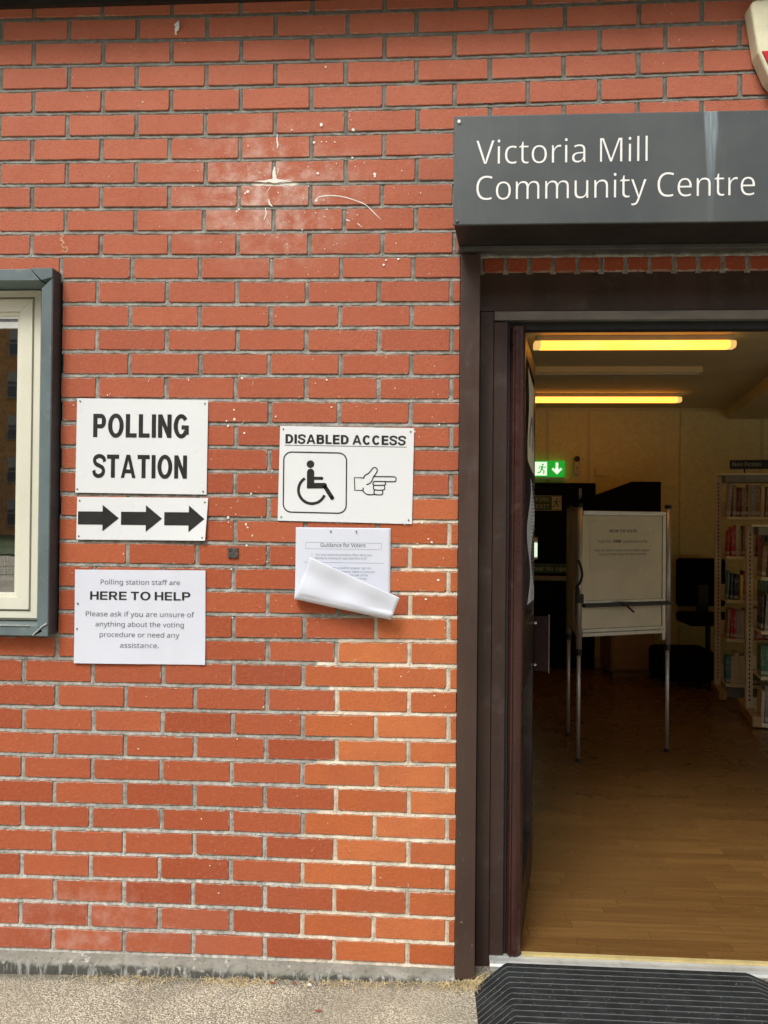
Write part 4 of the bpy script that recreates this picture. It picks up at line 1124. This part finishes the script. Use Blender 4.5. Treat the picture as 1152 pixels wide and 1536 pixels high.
for i, (x, y, lb) in enumerate(((.748,-.060,'curled reddish dead leaf lying against the plinth'), (.905,-.185,'small reddish dead leaf lying out on the paving'), (.905-.09,-.058,'brown dead leaf scrap beside the plinth left of the white pebble'))):
    m_ = MB(); z = gz(x)+.002; s = .011 if i < 2 else .007
    m_.add([(x-s,y,z),(x-s*.3,y-s*.5,z+.003),(x+s*.8,y-s*.3,z+.001),(x+s,y+s*.2,z+.004),(x+s*.1,y+s*.55,z+.002),(x,y,z+.006)], [(0,1,5),(1,2,5),(2,3,5),(3,4,5),(4,0,5)])
    tag(m_.build('dead_leaf', M['leaf']), lb, 'leaf', 'dead leaves on the paving')
m_ = MB(); x, y = .86, -.058; z = gz(x)
m_.add([(x-.008,y,z),(x-.002,y-.006,z),(x+.008,y-.003,z),(x+.006,y+.004,z),(x-.003,y+.004,z),(x,y-.001,z+.006)], [(0,1,5),(1,2,5),(2,3,5),(3,4,5),(4,0,5)])
tag(m_.build('pebble', M['white_paint']), 'small white pebble at the foot of the wall', 'pebble')

# ================================================================== INTERIOR
# ceiling lights
for (x0, x1, y, w, lb) in ((1.80, 2.912, 2.055, .085, 'nearer lit yellow strip light on the ceiling, just inside the door'), (1.95, 3.262, 4.05, .085, 'farther lit yellow strip light on the ceiling, close to the back wall')):
    t = thing('ceiling_light', lb, 'light', ((x0+x1)/2, y, CZ), 'lit strip lights on the ceiling')
    MB().box(x0+.01, x1-.01, y-.035, y+.035, CZ-.030, CZ-.001).build('body', M['cream_plastic'], t, bevel=.003)
    m_ = MB(); P = [(y-w/2*.80, CZ-.0305), (y-w/2, CZ-.045), (y-w/2*.92, CZ-.064), (y-w/2*.6, CZ-.071), (y+w/2*.6, CZ-.071), (y+w/2*.92, CZ-.064), (y+w/2, CZ-.045), (y+w/2*.80, CZ-.0305)]
    m_.prism(P, x0+.035, x1-.035, axis='x'); m_.build('diffuser', M['lamp'], t)
    for a, b in ((x0, x0+.034), (x1-.034, x1)):
        m_ = MB(); m_.prism(P, a, b, axis='x'); m_.build('end_cap', M['lamp_end'], t, bevel=.002)
t = thing('unlit_ceiling_light', 'unlit strip light on the ceiling between the two lit ones', 'light', (2.4, 2.93, CZ))
MB().box(1.75, 3.035, 2.89, 2.97, CZ-.045, CZ-.001).build('body', M['ceiling'], t, bevel=.006)
MB().box(1.77, 3.015, 2.895, 2.965, CZ-.058, CZ-.0455).build('diffuser', M['cream_plastic'], t, bevel=.004)
t = thing('ceiling_detector', 'small round detector on the ceiling between the strip lights', 'detector', (2.57, 3.36, CZ))
MB().tube((2.57,3.36,CZ-.0005), (2.57,3.36,CZ-.014), .035, .028, n=20).build('base', M['cream_plastic'], t); MB().tube((2.57,3.36,CZ-.0145), (2.57,3.36,CZ-.022), .02, .012, n=16).build('sensor', M['silver'], t)
t = thing('ceiling_bulkhead', 'cream boxed duct crossing the corner of the ceiling at the back right', 'bulkhead', (4.2, 4, CZ))
MB().prism([(3.935,4.845),(3.60,3.20),(3.50,2.6),(5.2,2.6),(5.2,4.845)], CZ-.10, CZ-.001, axis='z').build('box', M['ceiling'], t, bevel=.003)

# emergency exit sign
def man(mb, x, z, s, y, mi=0):
    mb.disc(x+.05*s, z+.40*s, .075*s, y, 14, mi)
    for L, w in (([(.02,.28),(-.04,.02)], .15), ([(-.02,.02),(.16,-.10),(.12,-.34)], .085), ([(-.06,.02),(-.14,-.20),(-.36,-.26)], .085), ([(.02,.26),(.20,.16),(.32,.24)], .065), ([(.0,.27),(-.18,.24),(-.26,.06)], .065)):
        mb.ribbon([(x+a*s, z+b*s) for a, b in L], w*s, y, mi)
t = thing('exit_sign', 'lit green emergency exit sign with running figure and down arrow', 'sign', (2.32, 4.8, 1.76))
MB().box(2.13, 2.462, 4.800, 4.835, 1.757, 1.905).build('panel', M['exit_green'], t, bevel=.004)
MB().box(2.150, 2.300, 4.7975, 4.7995, 1.768, 1.894).build('doorway_panel', M['white_glow'], t)
m_ = MB(); man(m_, 2.255, 1.823, .115, 4.7965); m_.build('running_figure', M['exit_green'], t)
m_ = MB(); m_.add([(2.378,0,1.888),(2.402,0,1.888),(2.402,0,1.835),(2.378,0,1.835),(2.390,0,1.778),(2.342,0,1.826),(2.355,0,1.842),(2.378,0,1.820),(2.402,0,1.820),(2.425,0,1.842),(2.438,0,1.826),(2.378,0,1.8)], [(0,3,2,1),(3,11,2),(3,7,8,2),(7,6,5,4),(7,4,8),(8,4,10,9)])
m_.v = [(a, 4.7965, c) for a, b, c in m_.v]; m_.build('down_arrow', M['white_glow'], t)
MB().box(2.14, 2.46, 4.80, 4.83, 1.738, 1.752).build('lower_rail', M['silver'], t)
t = thing('alarm_sounder', 'small cream alarm unit with dark top on the back wall beside the exit sign', 'alarm', (2.575, 4.84, 1.78))
MB().box(2.549, 2.603, 4.810, 4.8375, 1.781, 1.90).build('body', M['cream_plastic'], t, bevel=.005)
MB().tube((2.577,4.8085,1.925), (2.577,4.838,1.925), .026, n=16).build('camera_dome', M['black_plastic'], t)
MB().tube((2.577,4.806,1.845), (2.577,4.8095,1.845), .007, n=10).build('button', M['black_plastic'], t)
t = thing('wall_socket', 'cream double cover plate on the back wall', 'socket', (2.80, 4.84, 1.72))
MB().box(2.745, 2.835, 4.832, 4.8485, 1.770, 1.850).build('cover', M['wall'], t, bevel=.003)

# fire exit door
t = thing('fire_door', 'dark blue fire exit door in the back wall, left of the polling booth', 'door', (2.1, 4.8, 0))
MB().box(1.30, 2.60, 4.802, 4.836, 0, 1.655).build('door', M['dark_door'], t, bevel=.003)
MB().box(2.605, 2.740, 4.780, 4.842, 0, 1.700).build('jamb', M['navy'], t, bevel=.003)
MB().box(1.18, 2.604, 4.780, 4.842, 1.660, 1.700).build('head', M['navy'], t, bevel=.003)
MB().box(1.18, 1.295, 4.780, 4.842, 0, 1.659).build('jamb', M['navy'], t, bevel=.003)
pv = MB().box(2.08, 2.436, 4.7965, 4.8005, 1.446, 1.583).build('fire_exit_sign', M['dim_white'], t)
MB().box(2.085, 2.431, 4.7945, 4.7962, 1.451, 1.578).build('green_field', M['dim_green'], pv)
MB().box(2.345, 2.428, 4.7925, 4.7942, 1.455, 1.574).build('pictogram_field', M['dim_white'], pv)
m_ = MB(); man(m_, 2.388, 1.508, .105, 4.7918); m_.build('running_figure', M['dim_green'], pv)
for tx, zz in (('FIRE', 1.528), ('EXIT', 1.466)): write(MB(), tx, 2.20, 2.325, zz, .036, 4.7935).build('lettering', M['dim_white'], pv)
pb = MB().box(1.95, 2.598, 4.7960, 4.8005, .872, .957).build('push_bar_sign', M['dim_green'], t)
m_ = MB(); write(m_, 'Push bar to open', 2.02, 2.53, .895, .036, 4.7945); m_.build('lettering', M['dim_white'], pb)
MB().box(1.5, 2.58, 4.7715, 4.7995, .80, .845).build('push_bar', M['shelf_grey'], t, bevel=.008)
for z in (1.60, 1.28, .55): MB().box(2.585, 2.612, 4.770, 4.7795, z-.05, z+.05).build('hinge', M['chrome'], t)
t = thing('key_cabinet', 'small pale wall unit beside the fire exit door above the push bar', 'box', (2.2, 4.77, 1.12))
MB().box(2.09, 2.212, 4.74, 4.7955, 1.00, 1.20).build('body', M['upvc'], t, bevel=.004); MB().box(2.11, 2.208, 4.732, 4.7395, 1.02, 1.15).build('window', M['white_glow'], t)  # pane given a glow of its own, though it is no lamp

# cupboard and slanted dark screen
t = thing('cupboard', 'low oak laminate cupboard against the back wall behind the booth', 'cupboard', (2.95, 4.6, 0))
MB().box(2.80, 3.17, 4.42, 4.83, .055, .80).build('carcass', M['cupboard'], t, bevel=.003)
MB().box(2.815, 3.155, 4.400, 4.4195, .075, .78).build('door', M['cupboard'], t, bevel=.002)
MB().box(2.83, 3.14, 4.46, 4.80, 0, .0545).build('base', M['oak'], t)
MB().tube((3.12, 4.392, .52), (3.12, 4.392, .62), .006, n=8).build('handle', M['chrome'], t)
t = thing('slanted_screen', 'tall dark blue screen with a slanted top edge behind the polling booth', 'screen', (3.0, 4.5, .8))
MB().prism([(2.67,.86),(3.23,.86),(3.23,1.700),(2.985,1.700),(2.66,1.575)], 4.45, 4.52).build('panel', M['navy'], t, bevel=.004)
MB().box(2.70, 3.20, 4.44, 4.66, .801, .859).build('foot', M['black_plastic'], t, bevel=.003)

# polling booth
t = thing('polling_booth', 'folding polling booth with grey panels on thin silver legs inside the doorway', 'booth', (2.33, 2.2, 0))
P0 = Vector((2.058, 2.028)); P1 = Vector((2.619, 2.263)); P2 = Vector((2.097, 2.551)); P3 = Vector((2.50, 2.78))
def seg(a, b):
    d = (b-a).normalized(); nn_ = Vector((d.y, -d.x))
    return (lambda u, w, z: (a.x+d.x*u+nn_.x*w, a.y+d.y*u+nn_.y*w, z)), (b-a).length
def post(p, ztop, zmid):
    o = MB().tube((p.x,p.y,zmid), (p.x,p.y,ztop-.02), .017, n=20).build('post', M['silver'], t, smooth=True)
    MB().tube((p.x,p.y,ztop-.0195), (p.x,p.y,ztop), .019, n=16).build('cap', M['black_plastic'], o)
    l = MB().tube((p.x,p.y,.022), (p.x,p.y,zmid-.001), .0115, n=16).build('leg', M['silver'], t, smooth=True)
    MB().tube((p.x,p.y,zmid-.03), (p.x,p.y,zmid+.004), .0185, n=16).build('collar', M['black_plastic'], l)
    MB().tube((p.x,p.y,0.0), (p.x,p.y,.0215), .015, .0125, n=14).build('rubber_foot', M['black_plastic'], l)
post(P0, 1.452, .63); post(P1, 1.452, .63); post(P2, 1.452, .64)
F, W_ = seg(P0, P1)
def fb_(u0, u1, w0, w1, z0, z1): m_ = MB(); m_.T = F; return m_.box(u0, u1, w0, w1, z0, z1)
fb_(.018, W_-.045, -.012, .002, .905, 1.385).build('front_panel', M['booth_panel'], t)
fb_(.018, W_-.045, -.012, .000, .745, .868).build('lower_panel', M['booth_panel'], t)
for z0, z1 in ((1.386, 1.412), (.887, .905), (.700, .722), (.7235, .7445)): fb_(.018, W_-.019, -.016, .010, z0, z1).build('rail', M['silver'], t, bevel=.003)
fb_(W_-.044, W_-.019, -.014, .008, .66, 1.412).build('side_upright', M['silver'], t, bevel=.003)
fb_(.014, W_-.005, -.002, .040, .869, .8865).build('shelf_edge', M['black_plastic'], t, bevel=.003)
G_, W2 = seg(P0, P2); m_ = MB(); m_.T = G_; m_.box(.02, W2-.02, -.008, .008, .72, 1.41).build('wing_panel', M['booth_panel'], t)
for z0, z1 in ((1.411, 1.432), (.70, .7195)): m_ = MB(); m_.T = G_; m_.box(.018, W2-.018, -.012, .012, z0, z1).build('wing_rail', M['silver'], t, bevel=.002)
m_ = MB(); m_.T = G_; m_.box(.19, .212, -.013, .013, .70, 1.432).build('wing_upright', M['silver'], t, bevel=.002)
m_ = MB(); m_.path([(2.047,2.004,1.135),(2.058,2.000,1.11),(2.066,1.998,1.08),(2.069,1.998,1.05),(2.063,1.998,1.02),(2.050,2.0,.995),(2.036,2.002,.985)], .0065, n=6); m_.path([(2.038,2.0,.985),(2.048,2.0,.965),(2.042,2.0,.935),(2.052,2.0,.91)], .010, n=6)
m_.build('strap', M['black_plastic'], t); MB().box(2.036, 2.078, 1.992, 2.006, .895, .945).build('buckle', M['black_plastic'], t, bevel=.004)
m_ = MB(); m_.path([F(.27,.044,.885), F(.30,.046,.862), F(.335,.046,.835)], .006, n=6); m_.build('pencil_cord', simple('dark_red_cord', (.09,.02,.025), .7), t)
fb_(.24, .32, .0405, .048, .8865, .895).build('cord_clip', M['black_plastic'], t)
# how-to-vote sheet
t = thing('how_to_vote_notice', 'paper sheet headed how to vote taped to the polling booth panel', 'notice', (2.3, 2.12, 1.1))
su = lambda px: .020 + (px-420)/(975-420)*(W_-.065)          # measured across the panel
sz = lambda py: 1.385 - (py-250)/(830-250)*.48
fb_(su(468), su(905), .0035, .0043, sz(625), sz(298)).build('sheet', M['paper2'], t)
m_ = MB(); 
def wr(txt, a, b, zb, cap, bold):
    m2 = MB(); write(m2, txt, su(a), su(b), sz(zb), cap, 0, bold=bold); MB().add([F(x, .0049-y, z) for x, y, z in m2.v], m2.f).build('lettering', M['ink'], t)
wr('HOW TO VOTE', 600, 792, 365, .0165, (.22,.18)); wr('Vote for', 520, 615, 436, .0155, 0); wr('ONE', 625, 683, 436, .0165, (.22,.18)); wr('candidate only', 692, 868, 436, .0155, 0)
wr('Put no other mark on the ballot paper', 505, 885, 496, .0125, 0); wr('or your vote may not be counted.', 530, 862, 522, .0125, 0)
for a, b in ((885,345),(598,630),(822,630)):
    p = F(su(a), .0052, sz(b)); m3 = MB(); m3.T = lambda x, y, z: F(x, .0052+y, z); m3.box(su(a)-.012, su(a)+.012, 0, .0006, sz(b)-.007, sz(b)+.007).build('tape', M['white_blind'], t)

# seating at the back
t = thing('footstool', 'dark rounded upholstered stool on the floor right of the booth', 'stool', (3.3, 4.15, 0))
m_ = MB().box(3.115, 3.56, 4.02, 4.42, .045, .300); m_.build('cushion', M['navy'], t, bevel=.04, seg=4)
for a in (3.15, 3.52):
    for b in (4.06, 4.38): MB().tube((a,b,0), (a,b,.05), .018, n=10).build('foot', M['black_plastic'], t)
t = thing('office_chair', 'dark swivel office chair with a square back against the back wall', 'chair', (3.55, 4.6, 0))
MB().box(3.43, 3.86, 4.64, 4.70, .60, 1.03).build('backrest', M['navy'], t, bevel=.03, seg=3)
MB().box(3.42, 3.87, 4.28, 4.66, .47, .56).build('seat', M['navy'], t, bevel=.03, seg=3)
MB().tube((3.645,4.48,.10), (3.645,4.48,.47), .022, n=12).build('gas_column', M['black_plastic'], t)
for k in range(5):
    a = k*math.tau/5+.3; e = (3.645+.25*math.cos(a), 4.48+.25*math.sin(a), .075)
    lg = MB().tube((3.645,4.48,.10), e, .018, .012, n=8).build('base_arm', M['black_plastic'], t); MB().tube((e[0]-.01,e[1],.028), (e[0]+.01,e[1],.028), .028, n=12).build('castor', M['black_plastic'], lg)
MB().box(3.60, 3.69, 4.60, 4.64, .50, .80).build('back_bracket', M['black_plastic'], t)

# bookshelves and books
PAL = [('cream', (.40,.34,.22)), ('tan', (.24,.15,.08)), ('dark blue', (.03,.05,.11)), ('red', (.36,.03,.03)), ('black', (.02,.02,.022)), ('green', (.05,.13,.06)), ('white', (.50,.48,.40)),
       ('brown', (.15,.08,.04)), ('grey', (.20,.20,.19)), ('teal', (.04,.18,.20)), ('yellow', (.50,.38,.08)), ('pink', (.42,.16,.15)), ('maroon', (.14,.02,.03))]
PD = dict(PAL)
bk_v = [(0,.01,0),(.15,0,0),(.85,0,0),(1,.01,0),(1,1,0),(0,1,0)]; bk_v = bk_v + [(a,b,1) for a,b,_ in bk_v]
bk_f = [(5,4,3,2,1,0),(6,7,8,9,10,11)] + [(i,(i+1)%6,(i+1)%6+6,i+6) for i in range(6)]
bkm = D.meshes.new('book'); bkm.from_pydata(bk_v, [], bk_f); bkm.materials.append(M['book'])
def bookshelf(name, label, base, lips, tops, ztop, width, wherelab, palettes, maxu, bh):
    B0 = Vector(base); ang = math.radians(-12.3); d = Vector((math.cos(ang), math.sin(ang))); nb = Vector((-d.y, d.x))
    T = lambda u, w, z: (B0.x+d.x*u+nb.x*w, B0.y+d.y*u+nb.y*w, z)
    t = thing(name, label, 'bookcase', (B0.x, B0.y, 0), 'library bookcases')
    def b_(u0, u1, w0, w1, z0, z1): m_ = MB(); m_.T = T; return m_.box(u0, u1, w0, w1, z0, z1)
    for u in (0, width):
        up = b_(u-.022, u+.022, .10, .16, .07, ztop).build('upright', M['shelf_metal'], t, bevel=.002)
        sl_ = MB(); sl_.T = T; z = .12
        while z < ztop-.05: sl_.box(u-.004, u+.004, .0985, .0998, z, z+.016); z += .030
        sl_.build('slots', M['black'], up)
        ft = b_(u-.028, u+.028, -.17, .40, .008, .072).build('foot', M['oak'], t, bevel=.004)
    for k, z in enumerate(lips):
        b_(.0225, width-.0225, -.16, .0985, z-.022, z).build('shelf', M['shelf_metal'], t, bevel=.002)
        b_(.0225, width-.0225, .118, .130, z, z+(tops[k]-z)*.45).build('back_stop', M['shelf_metal'], t)
    b_(.0225, width-.0225, -.06, .0985, ztop-.065, ztop-.010).build('canopy', M['shelf_grey'], t, bevel=.003)
    b_(-.02, width+.02, -.07, .17, ztop-.009, ztop+.006).build('top_cap', M['shelf_metal'], t, bevel=.002)
    b_(.0225, width-.0225, -.10, -.085, .02, lips[-1]-.023).build('kick_plate', M['shelf_grey'], t)
    NUM = 'first second third fourth fifth sixth seventh eighth ninth tenth eleventh twelfth thirteenth fourteenth fifteenth sixteenth seventeenth eighteenth nineteenth twentieth'.split()
    for k, z in enumerate(lips):
        u = .026; pal = palettes[k]; nb_ = 0
        while u < maxu:
            w = random.uniform(.013, .036); h = (tops[k]-z)*random.uniform(.82, 1.0); cn = random.choice(pal)
            o = D.objects.new('book', bkm); COL.objects.link(o)
            lean = random.choice((0,0,0,.03,.06)); dp = random.uniform(.11, .16)
            p = T(u, -.15 + random.uniform(0, .015), z+.0008); o.location = p; o.rotation_euler = (0, 0, ang) if not lean else (0, lean, ang); o.scale = (w-.001, dp, h)
            c = PD[cn]; f_ = random.uniform(1.15, 1.65); o.color = (c[0]*f_, c[1]*f_, c[2]*f_, 1)
            size = 'thin' if w < .021 else ('thick' if w > .029 else 'medium')
            tag(o, f'{cn} book, {NUM[min(nb_, 19)]} from the left on the {wherelab[k]}', 'book', f'books on the {wherelab[k]}'); nb_ += 1
            u += w + (h*lean*.9)
    return T
lc = ['cream','cream','cream','tan','white','pink','tan','grey','cream','maroon']
T1 = bookshelf('bookcase', 'farther cream bookcase under the non fiction sign', (3.484,3.775), [1.397,1.097,.766,.471,.129], [1.65,1.335,.985,.71,.365], 1.725, .90,
     [f'{s} shelf of the farther bookcase' for s in ('top','second','third','fourth','lowest')],
     [lc, ['red','dark blue','black','cream','tan','brown','cream'], ['yellow','dark blue','teal','green','maroon','cream','black'], ['grey','cream','cream','tan','red','red','maroon'], ['cream','green','white','brown','teal','cream','grey']], .46, 0)
T2 = bookshelf('bookcase', 'nearer cream bookcase at the right edge of the doorway view', (3.412,3.000), [.995,.640,.340,.030], [1.24,.90,.55,.285], 1.335, .90,
     [f'{s} shelf of the nearer bookcase' for s in ('top','second','third','lowest')],
     [['red','pink','tan','maroon','grey'], ['tan','cream','grey','black','black'], ['cream','black','teal','teal','green'], ['cream','white','grey','dark blue','cream']], .25, 0)
t = thing('shelf_sign', 'black header sign reading non fiction on top of the farther bookcase', 'sign', T1(.2, 0, 1.73))
m_ = MB(); m_.T = T1; m_.box(.055, .46, -.065, -.055, 1.762, 1.832).build('panel', M['black_plastic'], t, bevel=.002)
m_ = MB(); m2 = MB(); write(m2, 'Non Fiction', .075, .275, 1.785, .028, 0); m_.add([T1(x, -.0665, z) for x, y, z in m2.v], m2.f); m_.build('lettering', M['dim_white'], t)
for u in (.16, .36): m_ = MB(); m_.T = T1; m_.tube((u, -.06, 1.732), (u, -.06, 1.762), .006, n=8); m_.build('stem', M['black_plastic'], t)
t = thing('shelf_sign', 'black header sign on the nearer bookcase, cut by the right edge of the photo', 'sign', T2(.3, 0, 1.36))
m_ = MB(); m_.T = T2; m_.box(.115, .52, -.085, -.075, 1.345, 1.445).build('panel', M['black_plastic'], t, bevel=.002)
m_ = MB(); m2 = MB(); write(m2, 'R', .130, .147, 1.385, .028, 0); m_.add([T2(x, -.0865, z) for x, y, z in m2.v], m2.f); m_.build('lettering', M['dim_white'], t)

# ================================================================== ACROSS THE STREET (seen mirrored in the window)
t = thing('mill_building', 'tall brown brick mill reflected in the left window glass', 'building', (-27, -52, 0))
MB().box(-60, 58, -62, -52, -.1, 22).build('wall', simple('mill_brick', (.50,.24,.085), .9, .25, 3), t)  # right end lengthened out of view to block low sky light
wm = simple('mill_window_white', (.34,.31,.25), .6); wg = simple('mill_window_dark', (.06,.07,.08), .2)
for r_ in range(6):
    for c_ in range(18):
        x = -59.15 + c_*3.35; z = .6 + r_*3.1
        f_ = MB().box(x-.40, x+.40, -52.0, -51.9, z, z+1.9).build('window', wm, t)
        MB().box(x-.32, x+.32, -51.9, -51.86, z+.1, z+.85).build('pane', wg, f_); MB().box(x-.32, x+.32, -51.9, -51.86, z+.97, z+1.2).build('pane', wg, f_)
MB().box(-80, 60, -51, -24, -.06, -.035).build('lawn', simple('mown_grass', (.055,.085,.02), .9, .4, 2), kind='structure')
t = thing('mesh_fence', 'black mesh fence reflected in the left window glass', 'fence', (-8, -14, 0))
fm = simple('black_fence_wire', (.015,.015,.015), .5)
for k in range(9):
    MB().box(-18+k*2.4-.03, -18+k*2.4+.03, -14.03, -13.97, -.06, 2.4).build('post', fm, t)
m_ = MB()
for k in range(390): m_.box(-18+k*.05-.0025, -18+k*.05+.0025, -14.003, -13.997, 0, 2.35)
for k in range(12): m_.box(-18, 1.2, -14.006, -13.998, .05+k*.2, .058+k*.2)
m_.build('mesh_wires', fm, t, kind='stuff')
